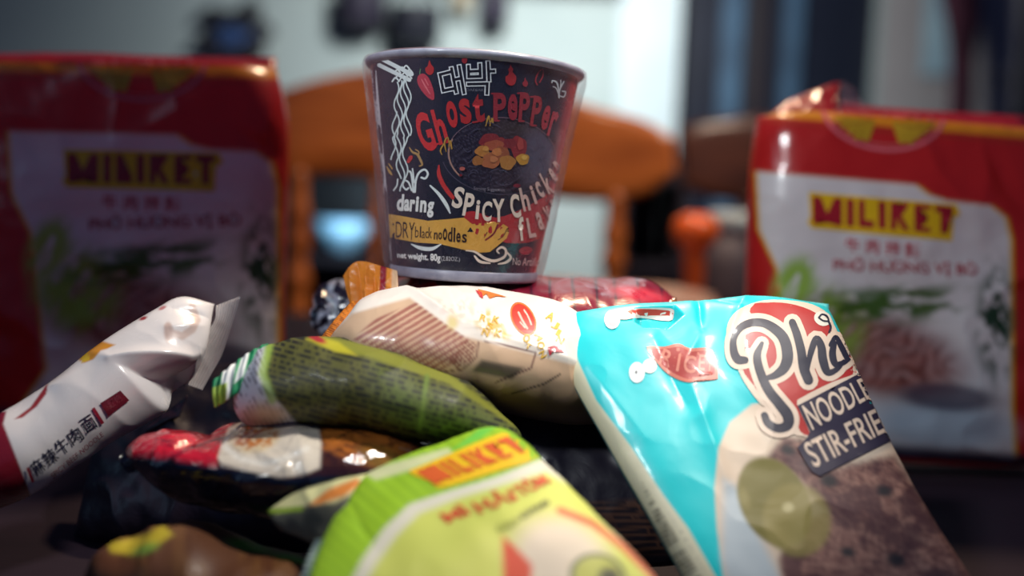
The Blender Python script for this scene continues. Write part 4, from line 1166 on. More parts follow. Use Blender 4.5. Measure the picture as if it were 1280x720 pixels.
# --- cream packet with rows of small print
S = Surf([[(449, 379, .430), (490, 371, .432), (560, 362, .436), (630, 366, .436), (690, 378, .434), (745, 396, .432)],
          [(436, 396, .416), (480, 396, .412), (560, 402, .408), (630, 412, .408), (690, 424, .41), (745, 436, .412)],
          [(418, 416, .410), (468, 432, .400), (560, 448, .396), (630, 462, .398), (690, 476, .402), (750, 484, .406)],
          [(404, 430, .415), (455, 452, .412), (540, 480, .414), (620, 508, .416), (690, 526, .418), (750, 530, .418)]],
         T=0.007, Tb=0.006, pu=4, pv=4, wr=0.0005, wrs=16, seed=31,
         creases=[(505, 374, 578, 420, 6, .0022), (578, 420, 612, 428, 5, .0018), (612, 428, 735, 462, 5, .0014), (560, 375, 572, 410, 6, -.001), (600, 400, 640, 380, 8, -.001), (470, 378, 520, 376, 4, .001)])
root = pack('cream_noodle_packet', 'cream packet with rows of brown print and red oval badge below the cup', 'noodle packet', S)
def p_(p):
    low = p.poly([(400, 430), (440, 392), (512, 372), (578, 420), (612, 428), (770, 470), (770, 560), (380, 560)], 3)
    p.mix(low, (206, 172, 140))  # tan puts the shade of the lower facet into the colour
    txt = p.poly([(440, 424), (470, 398), (520, 378), (555, 404), (586, 424), (570, 452), (545, 466), (500, 452), (462, 432)], 2)
    p.mix(txt * p.rows(-31, 7.2, 7, .62, 4, .9), (150, 84, 74), 0.9)
    t2 = p.poly([(560, 452), (584, 424), (596, 430), (590, 450), (572, 462)], 2)
    p.mix(t2 * p.rows(-31, 5, 5, .6, 8, .85), (130, 70, 60), 0.9)
    p.mix(p.line([(598, 428), (596, 446), (578, 462), (540, 466)], 1.2), (110, 66, 56))
    pan = p.poly([(606, 428), (668, 440), (662, 458), (604, 446)], 1.5)
    p.mix(p.line([(606, 426), (670, 440), (664, 460), (620, 478)], 1.4), (100, 60, 58))
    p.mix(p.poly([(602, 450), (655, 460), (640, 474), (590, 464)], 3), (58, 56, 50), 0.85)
    p.mix(p.poly([(560, 474), (700, 500), (770, 500), (770, 560), (400, 560), (420, 450)], 10), (78, 58, 52), 0.6)  # shade along the lower edge painted as dark brown
    p.mix(p.line([(700, 468), (680, 480), (640, 492)], 1.2), (50, 36, 40))
    # orange rosette prints
    g = sstep(.5, .62, p.nz(5, 6, 4)) 
    p.mix(p.ell(612, 402, 18, 14, 10, 5) * g, (226, 176, 60), 0.8)
    p.mix(p.ell(625, 418, 12, 7, 10, 4) * g, (226, 186, 70), 0.8)
    p.mix(p.ell(566, 402, 7, 9, 0, 4), (216, 190, 90), 0.7)
    p.mix(p.ell(574, 386, 26, 14, 20, 10) * g, (226, 196, 176), 0.8)
bag('bag_body', S, p_, F_cream, root, 280, 150, (236, 224, 210), backcol=(180, 150, 124))
A = Art(S, F_cream, root, step=5, gap=0.00018, lay=0.00003)
A.ell(654, 399, 14, 22.5, (206, 50, 40), ang=-28); A.ell(654, 399, 12.3, 20.5, (222, 60, 42), ang=-28)
A.stroke(A.ringpts(654, 399, 13, 21, 0, 359, 40, -28), 1.0, (236, 150, 60), smooth=0, caps=False)
A.stroke([(648, 391), (653, 401), (659, 411)], 2.6, (240, 190, 170))
A.stroke([(655, 388), (660, 396), (664, 406)], 2.0, (240, 200, 180)); A.stroke([(650, 403), (656, 410)], 1.6, (240, 200, 180))
A.build('oval_badge')
for i, (ch, x, y, w_, h_, a_) in enumerate([('A', 688, 396, 10, 11, 30), ('J', 694, 407, 9, 9, 30), ('I', 698, 416, 5, 8, 30), ('N', 700, 425, 9, 8, 30), ('M', 674, 420, 10, 10, 60), ('O', 676, 432, 9, 9, 60), ('N', 678, 443, 8, 8, 60), ('O', 658, 423, 8, 10, 20), ('T', 660, 433, 8, 7, 20),
                                            ('R', 604, 398, 8, 8, 20), ('S', 612, 408, 8, 8, 20), ('K', 620, 400, 8, 8, 20), ('N', 607, 416, 9, 9, 20), ('K', 623, 417, 9, 9, 20)]):
    A.text(ch, x, y, w_, h_, (228, 180, 60), ang=a_, bold=0.02)
A.poly([(597, 362), (601, 372), (608, 368), (612, 374), (620, 371), (634, 372), (620, 368), (610, 365)], (226, 120, 50)); A.poly([(594, 363), (600, 372), (604, 374), (602, 366)], (200, 50, 60))
A.poly([(684, 435), (692, 432), (706, 434), (706, 441), (690, 440), (687, 446)], (170, 36, 50))
A.build('orange_print')
Sf = Surf([[(440, 377, .432), (449, 377, .430), (456, 380, .428)], [(420, 398, .421), (429, 401, .419), (436, 404, .417)], [(398, 426, .412), (406, 430, .410), (412, 434, .408)]],
          T=0.0006, wr=0.0003, seed=2, rid=(170, .0003, 'v'))
def p_(p):
    p.mix(p.poly([(452, 384), (470, 384), (420, 440), (404, 440)], 1.2), (236, 208, 160), .8)
    p.mix(sstep(.45, .6, p.nz(3, 8, 3, -50)), (176, 90, 34), 0.6)
o = sheet('crimped_end', Sf, p_, F_orange, root, 24, 110, (244, 150, 44)); o['label'] = 'orange crimped end seal'

# --- white packet at the left
S = Surf([[(-70, 572, .385), (-30, 540, .39), (2, 520, .395), (60, 482, .405), (130, 427, .42), (190, 390, .435), (226, 372, .445), (268, 380, .45)],
          [(-60, 610, .375), (-15, 585, .38), (18, 566, .385), (72, 536, .395), (134, 490, .408), (194, 450, .422), (228, 432, .432), (258, 428, .44)],
          [(-50, 655, .385), (-5, 634, .39), (37, 616, .395), (84, 586, .403), (138, 552, .414), (196, 520, .425), (212, 492, .436), (238, 474, .444)]],
         T=0.0085, Tb=0.006, pu=5, pv=2.6, wr=0.0003, wrs=12, seed=41,
         creases=[(138, 458, 240, 436, 5, .0028), (139, 460, 202, 516, 7, .0004), (100, 440, 138, 458, 10, .0008), (60, 500, 110, 470, 8, .0006), (214, 396, 262, 402, 5, -.0012), (205, 420, 250, 412, 5, .0012)],
         dents=[([(140, 462), (236, 440), (236, 480), (204, 516)], 26, -.006)])
root = pack('white_noodle_packet', 'white packet with black Chinese characters and crimped end, at far left', 'noodle packet', S)
def p_(p):
    p.mix(p.poly([(-80, 560), (-10, 516), (8, 514), (4, 530), (38, 617), (38, 700), (-90, 700)], 1.5), (132, 28, 44))
    p.mix(p.poly([(18, 524), (38, 509), (60, 478), (58, 492), (46, 508), (28, 522)], 1.2), (150, 46, 50))
    # ochre picture on the ridge
    p.mix(p.poly([(97, 448), (112, 434), (126, 426), (144, 431), (134, 436), (126, 438), (117, 449), (104, 454)], 1.5), (206, 142, 44))
    p.mix(p.poly([(100, 446), (110, 440), (112, 450), (103, 453)], 1.2), (226, 190, 50))
    # pale brown drawing near the seal
    d = p.line([(212, 424), (210, 408), (214, 416), (228, 420), (240, 412), (246, 400), (240, 384)], 8, 3)
    p.mix(d, (196, 174, 164), 0.8)
    p.mix(p.ell(210, 415, 5, 11, 0, 3), (182, 158, 150), 0.7)
    p.mix(p.ell(179, 398, 5, 2, -20, 1), (160, 60, 60)); p.mix(p.ell(203, 385, 5, 2, -25, 1), (190, 130, 130))
bag('bag_body', S, p_, F_white, root, 280, 150, (226, 224, 224), backcol=(196, 196, 204))
A = Art(S, F_white, root, step=9, gap=0.0002)
for ch, x, y in (('麻', 47, 583), ('辣', 62.5, 571), ('牛', 77.5, 557.5), ('肉', 93.5, 544.5), ('面', 110.5, 529.5)):
    A.text(ch, x, y, 17.5, 19, (38, 40, 62), ang=-37 if x < 80 else -33, bold=0.008)
A.build('chinese_lettering')
A.stroke([(34, 584), (41, 602)], 3.6, (146, 36, 56), caps=False, smooth=0); A.stroke([(116, 510), (128, 529)], 4.2, (146, 36, 56), caps=False, smooth=0)
A.poly([(125, 504), (150, 488), (161, 500), (135, 520)], (104, 28, 44))
q = 'SPICY BEEF NOODLE'
A.quad(q, (62, 592), (126, 539), (129, 544), (66, 598), (150, 60, 84))
A.quad('红烧', (132, 501), (148, 492), (153, 500), (138, 512), (130, 56, 70))
A.build('red_print')
Sf = Surf([[(270, 382, .450), (300, 371, .456)], [(266, 404, .447), (290, 403, .453)], [(244, 432, .443), (277, 443, .451)], [(238, 456, .442), (262, 470, .449)], [(228, 480, .441), (252, 488, .447)]], T=0, wr=0.0003, wrs=20, seed=6, rid=(52, .00045, 'u'))
def p_(p):
    pass
o = sheet('crimped_end', Sf, p_, F_white, root, 70, 60, (232, 226, 222))

# --- seaweed-green packet
S = Surf([[(322, 452, .395), (342, 434, .400), (380, 422, .405), (440, 432, .405), (520, 456, .402), (590, 490, .400), (652, 545, .398)],
          [(300, 480, .385), (324, 470, .382), (375, 456, .380), (440, 462, .378), (515, 484, .376), (582, 512, .376), (648, 552, .385)],
          [(296, 506, .384), (322, 502, .378), (370, 496, .374), (436, 498, .372), (508, 512, .370), (576, 532, .372), (645, 560, .382)],
          [(306, 526, .392), (336, 528, .390), (370, 526, .388), (432, 526, .386), (504, 538, .384), (574, 554, .384), (642, 568, .390)]],
         T=0.0055, Tb=0.006, pu=5, pv=4, wr=0.0011, wrs=12, seed=51, creases=[(345, 432, 330, 500, 6, .0012), (460, 450, 640, 520, 4, .0008)])
root = pack('seaweed_noodle_packet', 'olive green packet covered in small black print, lying across the middle', 'noodle packet', S)
def p_(p):
    edge = p.poly([(262, 420), (334, 420), (330, 470), (345, 500), (372, 530), (372, 560), (262, 560)], 3)
    p.mix(p.nz(26, 18, 3), (84, 84, 38), 0.8)
    p.mix(p.poly([(470, 460), (660, 540), (660, 600), (520, 600)], 30), (88, 110, 44), 0.7)
    top = p.poly([(380, 415), (400, 418), (470, 434), (560, 466), (660, 540), (640, 532), (560, 480), (470, 450), (425, 436), (400, 428)], 3)
    p.mix(top, (128, 130, 40))
    body = 1 - np.clip(top + edge, 0, 1)
    p.mix(body * p.rows(15, 7.0, 4.2, .6, 4, .56), (24, 24, 22), 0.9)
    p.mix(p.line([(534, 470), (524, 540)], 5, 2), (110, 132, 52), 0.8)
    p.mix(p.poly([(382, 424), (400, 420), (424, 428), (446, 444), (420, 440)], 3), (190, 180, 40), 0.9)
    p.mix(p.ell(396, 423, 12, 4, 25, 2), (176, 36, 44))
    p.mix(edge, (216, 214, 222))
    p.mix(edge * p.rows(62, 6, 6, .5, 9, .5), (90, 76, 90), 0.7)
    p.mix(edge * p.ell(330, 520, 26, 16, 0, 8), (206, 176, 150), 0.8)
    p.mix(p.line([(336, 432), (328, 466), (340, 500)], 8, 5), (150, 180, 70), 0.8)
bag('bag_body', S, p_, F_green, root, 300, 130, (92, 90, 36), backcol=(60, 64, 34))
Sf = Surf([[(266, 476, .380), (290, 456, .384), (312, 440, .388), (335, 428, .394)], [(265, 492, .377), (284, 478, .378), (308, 462, .381), (334, 448, .386)], [(268, 510, .376), (284, 500, .376), (306, 484, .377), (332, 468, .382)]], T=0.0005, wr=0.0004, wrs=30, seed=3, rid=(44, .0004, 'u'))
def p_(p):
    p.mix(p.poly([(282, 440), (298, 440), (284, 510), (272, 510)], 1), (228, 232, 230)) 
    p.mix(p.poly([(306, 436), (314, 432), (304, 470), (292, 480)], 1), (228, 232, 230))
    p.mix(p.poly([(262, 486), (284, 478), (282, 510), (262, 512)], 1), (160, 190, 70))
o = sheet('crimped_end', Sf, p_, F_lime, root, 70, 40, (18, 138, 88)); o['label'] = 'green and white striped end seal'

# --- packet with the bowl picture, dark underside
S = Surf([[(158, 562, .385), (182, 545, .388), (225, 541, .392), (262, 547, .394), (292, 531, .396), (350, 526, .396), (430, 526, .396), (500, 538, .396), (560, 556, .396)],
          [(158, 570, .375), (186, 560, .372), (228, 562, .370), (268, 566, .370), (304, 562, .368), (360, 560, .366), (430, 556, .368), (500, 562, .374), (556, 572, .382)],
          [(166, 578, .370), (196, 578, .362), (240, 582, .358), (284, 588, .356), (328, 594, .354), (380, 596, .354), (436, 590, .358), (498, 590, .366), (548, 590, .376)],
          [(180, 592, .374), (214, 604, .366), (256, 612, .362), (300, 618, .360), (346, 624, .358), (392, 620, .358), (440, 612, .362), (496, 606, .370), (544, 602, .378)],
          [(196, 604, .384), (230, 622, .380), (268, 632, .378), (308, 640, .376), (352, 644, .374), (396, 638, .374), (442, 628, .376), (494, 616, .380), (540, 610, .386)]],
         T=0.004, Tb=0.005, pu=5, pv=5, wr=0.0006, wrs=18, seed=61,
         creases=[(205, 578, 262, 552, 4, -.0016), (190, 560, 250, 556, 4, .001), (262, 560, 292, 535, 5, .0014), (300, 560, 360, 590, 6, .001)])
root = pack('bowl_picture_noodle_packet', 'packet with a noodle bowl picture, red left end and glossy navy underside', 'noodle packet', S)
def p_(p):
    face = p.poly([(140, 500), (600, 500), (600, 600), (470, 596), (400, 594), (358, 599), (312, 590), (262, 583), (206, 575), (150, 572)], 1.5)
    f2 = np.zeros_like(p.X)
    red = p.poly([(140, 520), (296, 520), (282, 545), (272, 574), (270, 600), (140, 600)], 1.2)
    p.mix(face, (70, 34, 34))
    p.mix(face * red, (196, 28, 48))
    p.mix(face * red * p.line([(206, 578), (236, 560), (262, 552), (282, 545)], 2), (60, 14, 30))
    p.mix(face * p.poly([(190, 548), (222, 544), (216, 560), (186, 556)], 3) * p.rows(8, 5, 6, .5, 2, .5), (70, 14, 30), .8)
    br = p.ell(400, 552, 110, 30, 6, 6)
    p.mix(face * br * (0.6 + 0.4 * p.nz(12, 6, 4)), (188, 110, 44))
    p.mix(face * br * sstep(.5, .65, p.nz(10, 5, 8, 20)), (96, 52, 30), .8)
    p.mix(face * p.ell(480, 575, 30, 14, 20, 8), (150, 116, 50), .7)
    p.mix(face * p.poly([(400, 560), (470, 588), (470, 600), (380, 600)], 5), (52, 26, 32), .9)
    cup_ = p.poly([(286, 535), (300, 528), (350, 527), (398, 532), (402, 556), (400, 585), (378, 594), (345, 598), (312, 590), (276, 580), (272, 572), (278, 552)], 2)
    p.mix(face * cup_, (232, 220, 200))
    p.mix(face * p.ell(318, 546, 32, 20, -10, 3), (226, 206, 168))
    p.mix(face * p.ell(318, 546, 28, 17, -10, 4) * sstep(.42, .58, p.nz(7, 3.5, 6, -30)), (196, 120, 60))
    p.mix(face * p.ell(312, 544, 16, 7, -30, 3) * sstep(.5, .6, p.strands(4, 2, 50, 3, 12)), (160, 90, 96), .7)
    p.mix(face * p.line([(282, 560), (300, 574), (330, 580), (360, 572), (384, 560)], 5, 3), (246, 240, 226), .8)
    p.mix(p.line([(500, 560), (514, 564), (512, 576)], 2, 1.5), (150, 120, 100), .6)
bag('bag_body', S, p_, F_dark, root, 300, 130, (18, 28, 44), backcol=(20, 24, 38))
Sf = Surf([[(148, 572, .376), (158, 563, .380)], [(152, 582, .374), (164, 576, .374)], [(160, 592, .375), (174, 590, .375)]], T=0, wr=0.0004, seed=3, rid=(60, .0003, 'v'))
sheet('end_seal', Sf, None, F_dark, root, 14, 40, (30, 26, 40))

# --- lime packet in the foreground
S = Surf([[(452, 596, .352), (500, 578, .357), (560, 556, .363), (612, 538, .368), (646, 552, .365)],
          [(425, 636, .335), (490, 618, .338), (560, 600, .341), (630, 584, .344), (697, 600, .345)],
          [(402, 680, .315), (480, 666, .317), (565, 652, .320), (650, 640, .322), (752, 654, .325)],
          [(384, 730, .297), (475, 722, .298), (570, 716, .300), (670, 712, .302), (815, 718, .305)],
          [(370, 800, .280), (475, 796, .281), (580, 792, .283), (690, 796, .285), (880, 804, .288)]],
         T=0.005, Tb=0.012, pu=6, pv=6, wr=0.0009, wrs=9, seed=71, creases=[(452, 592, 610, 536, 5, .0008), (440, 640, 470, 700, 5, -.0006)])
root = pack('lime_noodle_packet', 'lime green packet with orange brand name on yellow, large in the foreground', 'noodle packet', S)
def p_(p):
    p.mix(p.nz(60, 9, 3, 45), (150, 190, 30), 0.6)
    p.mix(p.rows(40, 15, 60, .35, 3, .9), (130, 176, 30), .5)
    p.mix(p.poly([(560, 566), (600, 536), (620, 534), (600, 548)], 3), (110, 200, 70))
    p.mix(p.poly([(450, 590), (560, 560), (566, 566), (512, 588), (470, 600)], 4), (226, 222, 180), .8)
    # pale field with its cream border
    fld = [(432, 740), (452, 700), (480, 660), (512, 630), (560, 614), (620, 596), (678, 573), (720, 596), (860, 760), (860, 830), (400, 830)]
    p.mix(p.poly(fld, 3), (226, 222, 200))
    inn = [(446, 748), (470, 706), (496, 670), (524, 642), (570, 624), (630, 606), (682, 590), (720, 610), (860, 780), (860, 830), (420, 830)]
    p.mix(p.poly(inn, 5), (212, 218, 104))
    p.mix(p.poly(inn, 5) * p.nz(40, 40, 6), (196, 206, 84), .5)
    p.mix(p.ell(700, 700, 62, 52, 25, 20), (228, 214, 190))
    p.mix(p.poly([(628, 670), (640, 680), (665, 706), (664, 740), (630, 740)], 4), (216, 74, 40))
    p.mix(p.line([(700, 638), (740, 654), (780, 684), (820, 724)], 7, 4), (206, 84, 50), .9)
    p.mix(p.ell(748, 722, 34, 28, 20, 6), (186, 190, 80)); p.mix(p.ring(748, 722, 34, 28, 4, 20), (70, 80, 50), .8); p.mix(p.ell(762, 722, 14, 12, 20, 5), (70, 70, 40))
    p.mix(p.line([(690, 560), (720, 600), (830, 720)], 12, 6), (206, 190, 120), .6)
bag('bag_body', S, p_, F_lime, root, 200, 200, (160, 204, 40), backcol=(90, 104, 60))
A = Art(S, F_lime, root, step=12, gap=0.0003)
A.poly([(512, 591), (530, 582), (616, 546), (634, 543), (650, 552), (671, 572), (620, 590), (570, 606), (548, 610), (536, 602)], (244, 196, 20), smooth=3)
x0 = np.array([545.0, 607.0]); x1 = np.array([661.0, 564.0])
block_word(A, 'MILIKET', lambda a, b: x0 + (x1 - x0) * a + b * (np.array([-25.0, -16.0]) * (1 - a) + np.array([-27.0, -17.0]) * a), (222, 96, 34), 3)
A.build('brand_lettering')
A.layer = 1
for body, tl, tr, br, bl in (('MÌ', (545, 641), (576, 631), (590, 643), (560, 655)), ('HẢI', (584, 626), (634, 609), (648, 625), (600, 643)), ('TÔM', (636, 608), (672, 592), (690, 604), (652, 622))):
    A.quad(body, tl, tr, br, bl, (212, 84, 44), bold=0.03)
A.quad('LƯỢNG', (648, 642), (682, 624), (688, 632), (654, 651), (70, 74, 60), bold=0.03)
A.quad('cao', (620, 658), (646, 648), (648, 655), (622, 666), (150, 156, 70))
A.build('flavour_lettering')
Sf = Surf([[(334, 638, .348), (372, 614, .347), (412, 602, .346), (458, 592, .347)], [(340, 650, .342), (378, 640, .340), (412, 630, .336), (440, 616, .336)], [(350, 662, .340), (384, 676, .334), (404, 690, .322), (414, 672, .320)]], T=0.001, wr=0.0005, seed=3)
def p_(p):
    p.mix(p.poly([(330, 630), (460, 585), (470, 600), (420, 628), (370, 634), (346, 642)], 3), (226, 222, 160))
    p.mix(p.poly([(385, 632), (410, 612), (446, 598), (452, 604), (430, 620), (400, 630)], 3), (232, 140, 60))
    p.mix(p.line([(330, 640), (376, 636)], 5, 3), (150, 180, 50))
o = sheet('side_gusset', Sf, p_, F_lime, root, 60, 40, (84, 84, 70))
Sf = Surf([[(395, 676, .325), (412, 672, .318)], [(384, 700, .312), (406, 704, .306)], [(372, 740, .300), (396, 742, .292)]], T=0, wr=0.0005, seed=4, rid=(60, .0004, 'v'))
sheet('crimped_end', Sf, None, F_lime, root, 16, 40, (196, 216, 200))

# --- brown packets at the very bottom left
S = Surf([[(110, 726, .335), (136, 684, .340), (180, 672, .342), (216, 662, .344), (290, 690, .345), (400, 716, .340)], [(106, 760, .322), (136, 730, .322), (180, 722, .320), (220, 716, .320), (290, 730, .320), (400, 748, .32)], [(104, 800, .315), (136, 800, .312), (180, 800, .310), (220, 800, .31), (290, 800, .31), (400, 800, .312)]],
         T=0.005, Tb=0.008, pu=4, pv=4, wr=0.0014, wrs=16, seed=81)
root = pack('bronze_noodle_packet', 'dim bronze packet with yellow-green corner at the bottom edge, lowest of all', 'noodle packet', S)
def p_(p):
    p.mix(sstep(.45, .6, p.nz(14, 60, 3, 0)), (104, 66, 26), 0.7)
    p.mix(p.poly([(134, 678), (160, 674), (182, 668), (204, 656), (216, 668), (190, 686), (160, 694), (138, 690)], 4), (176, 160, 34))
    p.mix(p.ell(182, 686, 16, 6, -20, 4), (90, 140, 50), .8)
bag('bag_body', S, p_, F_green, root, 120, 80, (84, 46, 18))
Sf = Surf([[(96, 730, .338), (112, 716, .34)], [(96, 790, .32), (110, 780, .32)]], T=0, wr=0.0004, seed=3)
sheet('end_seal', Sf, None, F_green, root, 10, 20, (70, 46, 30))
S = Surf([[(206, 660, .368), (240, 656, .37), (280, 664, .37), (330, 684, .37), (400, 706, .365)], [(216, 664, .36), (246, 668, .358), (286, 686, .357), (336, 702, .357), (400, 716, .356)], [(226, 690, .358), (256, 700, .356), (290, 712, .356), (340, 722, .356), (400, 730, .356)]],
         T=0.003, Tb=0.004, pu=4, pv=4, wr=0.0005, wrs=16, seed=83)
root = pack('brown_green_noodle_packet', 'thin brown packet edge with green patches, wedged above the bronze packet', 'noodle packet', S)
def p_(p):
    p.mix(p.ell(312, 682, 26, 7, 12, 5), (56, 120, 40), .9); p.mix(p.ell(365, 700, 24, 7, 12, 5), (56, 120, 40), .9)
    p.mix(p.line([(216, 668), (286, 694), (330, 702), (400, 712)], 4, 3), (166, 100, 66), .7)
bag('bag_body', S, p_, F_green, root, 120, 50, (84, 54, 44))
Sf = Surf([[(200, 654, .368), (212, 652, .37)], [(208, 664, .362), (220, 662, .362)]], T=0, wr=0.0003, seed=3)
sheet('end_seal', Sf, None, F_green, root, 10, 10, (70, 46, 40))

# --- the teal pho packet at the right
S = Surf([[(716, 391, .425), (790, 385, .432), (870, 380, .437), (950, 375, .440), (1034, 384, .440)],
          [(706, 452, .405), (790, 452, .408), (880, 450, .411), (965, 444, .414), (1062, 446, .418)],
          [(760, 556, .380), (835, 556, .382), (915, 554, .385), (1005, 550, .389), (1112, 556, .394)],
          [(818, 656, .358), (890, 658, .360), (970, 656, .363), (1060, 652, .367), (1164, 650, .373)],
          [(888, 780, .335), (960, 782, .337), (1040, 780, .340), (1130, 776, .344), (1245, 770, .350)]],
         T=0.010, Tb=0.012, pu=5, pv=7, wr=0.0004, wrs=10, seed=91,
         creases=[(870, 378, 872, 430, 5, -.0018), (880, 378, 925, 400, 5, -.0014), (872, 430, 850, 470, 8, .0012), (858, 500, 900, 620, 10, .0016), (812, 440, 850, 520, 8, -.0012), (930, 380, 905, 440, 6, .0012), (730, 470, 800, 560, 9, .0008), (1100, 540, 1160, 640, 5, .001)],
         dents=[([(789, 400), (840, 394), (852, 412), (830, 432), (800, 430), (788, 422)], 10, -.0055)])
root = pack('teal_noodle_packet', 'teal packet with large black script on a red shield, leaning at the right', 'noodle packet', S)
def p_(p):
    p.mix(p.nz(50, 40, 3), (16, 176, 182), 0.4)
    # cream margin with upright print
    mg = p.poly([(690, 380), (722, 384), (715, 410), (722, 450), (745, 500), (790, 560), (830, 620), (860, 660), (900, 730), (940, 800), (860, 800), (690, 460)], 1.5)
    p.mix(mg, (216, 210, 178))
    p.mix(mg * sstep(6, 12, poly_sd(p.X, p.Y, [(690, 380), (722, 384), (715, 410), (722, 450), (745, 500), (790, 560), (830, 620), (860, 660), (900, 730), (940, 800), (860, 800), (690, 300)])) * sstep(455, 475, p.Y) * p.rows(58, 26, 5, .75, 4, .62) * p.rows(-31, 5.5, 30, .55, 6, .85), (70, 62, 52), 0.85)
    # cream bowl shape
    bowl = [(904, 720), (896, 660), (893, 610), (898, 560), (912, 528), (940, 505), (985, 500), (1050, 560), (1130, 540), (1280, 790), (925, 790)]
    p.mix(p.poly(bowl, 2), (216, 196, 172))
    p.mix(p.poly([(905, 600), (925, 610), (945, 660), (975, 720), (985, 790), (925, 790), (902, 700)], 9), (176, 196, 206), .8)
    nood = p.poly([(962, 572), (980, 548), (1010, 552), (1040, 586), (1118, 570), (1180, 660), (1260, 790), (990, 790), (975, 700), (990, 660), (1035, 640), (1000, 600)], 7)
    p.mix(nood, (136, 98, 88))
    for sd_, a_, sx_, sy_ in ((3, 30, 34, 9), (5, 70, 30, 10), (8, 10, 40, 9)):
        r_ = 1 - np.clip(np.abs(p.nz(sx_, sy_, sd_, a_, 2) * 2 - 1) * 7, 0, 1)
        p.mix(nood * r_, (182, 142, 124), .5)
        r_ = 1 - np.clip(np.abs(p.nz(sx_, sy_, sd_ + 9, a_ + 15, 2) * 2 - 1) * 7, 0, 1)
        p.mix(nood * r_, (80, 48, 50), .55)
    p.mix(nood * sstep(.5, .7, p.nz(30, 26, 8)), (74, 46, 52), .7)
    for x, y, r in ((985, 562, 9), (1036, 601, 11), (1106, 614, 10), (1012, 578, 6), (1150, 610, 6), (1120, 700, 12), (1060, 690, 9)):
        p.mix(p.ell(x, y, r, r * .7, 20, 4), (36, 40, 44), .9)
    # lime wedge
    p.mix(p.ell(968, 628, 42, 60, -28, 3), (120, 112, 54)); p.mix(p.ell(996, 650, 42, 46, -20, 5), (146, 134, 74), .8)
    p.mix(p.ell(985, 634, 7, 6, 0, 3), (190, 180, 130)); p.mix(p.ell(930, 622, 6, 14, -20, 4), (150, 140, 84), .7)
bag('bag_body', S, p_, F_teal, root, 300, 300, (18, 202, 206), backcol=(60, 120, 124))
A = Art(S, F_teal, root, step=5, gap=0.00025, lay=0.00007)
CR = (222, 200, 178); RD = (176, 44, 40); NV = (34, 34, 52)
A.layer = 1
# shield
A.poly([(932, 383), (955, 376), (985, 376), (1015, 381), (1036, 394), (1046, 414), (1072, 452), (1078, 464), (1060, 480), (1010, 500), (1000, 512), (1018, 548), (1004, 546), (985, 540), (968, 515), (950, 505), (930, 478), (922, 462), (910, 440), (908, 412), (916, 394)], CR, smooth=3)
A.poly([(938, 386), (958, 379), (985, 380), (1012, 388), (1036, 404), (1042, 424), (1068, 452), (1070, 466), (1040, 478), (1004, 496), (996, 506), (1012, 542), (1000, 540), (990, 515), (975, 500), (958, 502), (940, 480), (928, 462), (930, 440)], RD, smooth=3)
A.build('shield_print')
# cream glow then dark script
P1 = [(931, 451), (922, 450), (917, 440), (917, 424), (926, 410), (942, 404), (960, 407), (978, 422), (984, 444), (980, 460), (968, 470), (954, 474)]
P2 = [(952, 430), (946, 446), (950, 466), (960, 488), (974, 506), (984, 520), (984, 532), (972, 536), (960, 530), (955, 520)]
H1 = [(990, 404), (996, 420), (1001, 440), (1004, 460), (1010, 476)]
H2 = [(1008, 474), (1010, 455), (1014, 438), (1020, 424), (1026, 434), (1028, 450), (1034, 466), (1046, 462), (1054, 452)]
O1 = [(1042, 430), (1040, 444), (1044, 456), (1054, 454), (1061, 450)]
O2 = [(1038, 432), (1044, 422), (1050, 432), (1058, 448)]
scr = [(P1, [9, 11, 10, 8, 9, 10, 11, 13, 14, 13, 9, 5]), (P2, [5, 10, 11, 12, 13, 14, 13, 11, 10, 9]), (H1, [9, 10, 11, 12, 12]), (H2, [3, 6, 8, 8, 10, 11, 9, 6, 4]), (O1, [7, 9, 8, 6, 4]), (O2, [6, 5, 7, 7])]
A.layer = 0.5
for pts, wd in scr: A.stroke(pts, [x + 13 for x in wd], CR, layer=2.6)
A.ell(1028, 399, 11, 9, (226, 222, 206), ang=20, layer=2.7)
for pts, wd in scr: A.stroke(pts, wd, NV, layer=3.8)
A.stroke([(1023, 398), (1027, 394), (1033, 396), (1035, 402), (1029, 402), (1024, 399)], 2.2, NV, layer=3.8); A.stroke([(1035, 402), (1038, 410), (1036, 416)], 2.6, NV, layer=3.8)
A.build('script_lettering')
A.layer = 1
A.poly([(996, 508), (1084, 462), (1110, 498), (1112, 506), (1130, 532), (1126, 544), (1024, 596), (1014, 590), (996, 560), (1008, 548), (1012, 540)], (44, 38, 60), layer=4.5)
A.quad('NOODLES', (1001, 508), (1086, 468), (1099, 492), (1015, 539), CR, bold=0.012, layer=5.6)
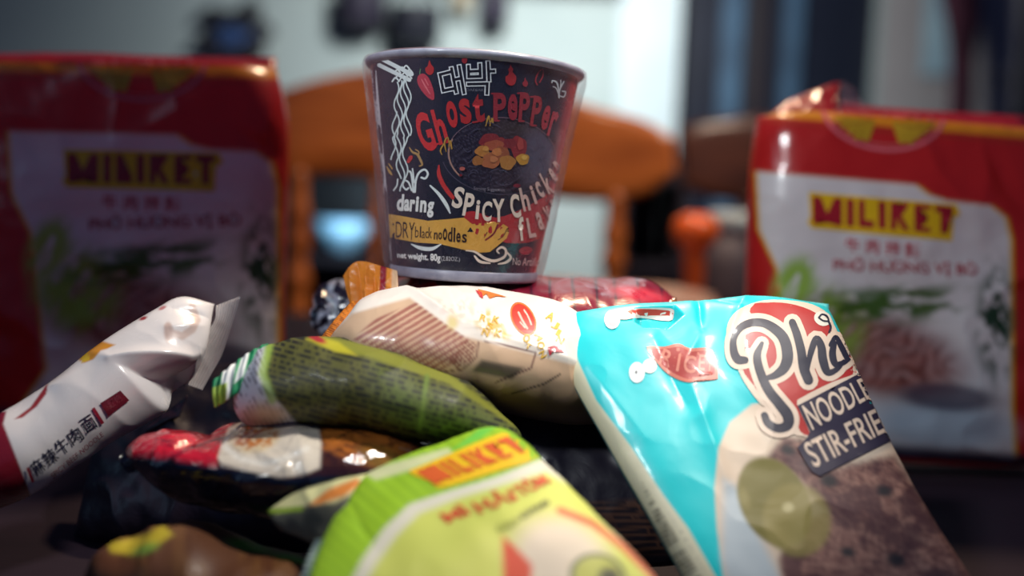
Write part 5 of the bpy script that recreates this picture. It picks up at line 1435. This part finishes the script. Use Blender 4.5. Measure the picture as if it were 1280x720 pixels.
A.quad('STIR-FRIED', (1002, 556), (1109, 503), (1122, 533), (1018, 586), CR, bold=0.012, layer=5.6)
A.build('lettering')
# small badge upper left
A.layer = 1
A.poly([(766, 390), (800, 386), (838, 386), (842, 394), (836, 402), (800, 398), (776, 400)], (226, 210, 200), smooth=3); A.poly([(784, 390), (800, 387), (836, 389), (838, 396), (800, 396)], (214, 66, 52), smooth=2)
A.ell(765, 400, 10, 12, (206, 214, 214)); A.ell(766, 400, 7, 9, (180, 180, 186)) 
A.build('small_badge')
A.layer = 1
A.ell(796, 466, 10, 13, (226, 232, 230)); A.ell(812, 458, 9, 9, (222, 222, 210)); A.ell(795, 466, 1.6, 2.2, (110, 110, 110))
A.poly([(808, 434), (830, 434), (848, 430), (862, 436), (890, 438), (897, 474), (880, 470), (866, 478), (850, 476), (832, 466), (818, 450)], (196, 112, 92), smooth=3)
A.poly([(811, 437), (830, 437), (850, 434), (864, 440), (887, 441), (893, 468), (880, 466), (864, 474), (850, 471), (834, 462), (820, 449)], (166, 56, 50), smooth=3)
for ch, x, y, w_, h_, a_ in (('R', 833, 448, 15, 20, 20), ('I', 848, 454, 3.5, 22, 10), ('C', 862, 456, 15, 22, 6), ('E', 877, 454, 8, 20, 4), ('Y', 887, 455, 9, 20, 4)):
    A.text(ch, x, y, w_, h_, (206, 128, 108), ang=a_, bold=0.02)
A.build('rice_badge')
Sf = Surf([[(713, 386, .428), (790, 380, .435), (870, 376, .440), (950, 371, .443), (1036, 380, .443)], [(716, 393, .424), (790, 388, .431), (870, 384, .436), (950, 379, .439), (1036, 388, .439)]], T=0, wr=0.0003, seed=3)
sheet('crimped_end', Sf, None, F_teal, root, 80, 10, (90, 200, 200))

for o in COL.objects:
    if o.parent is None:
        c = o.get('category')
        g = {'noodle packet': 'noodle packets heaped on the table', 'noodle bag': 'tall red noodle bags standing behind the heap',
             'pot': 'pots hanging from the wall shelf', 'chair': 'dining chairs behind the table', 'cabinet': 'dark sideboards along the wall'}.get(c)
        if g: o['group'] = g
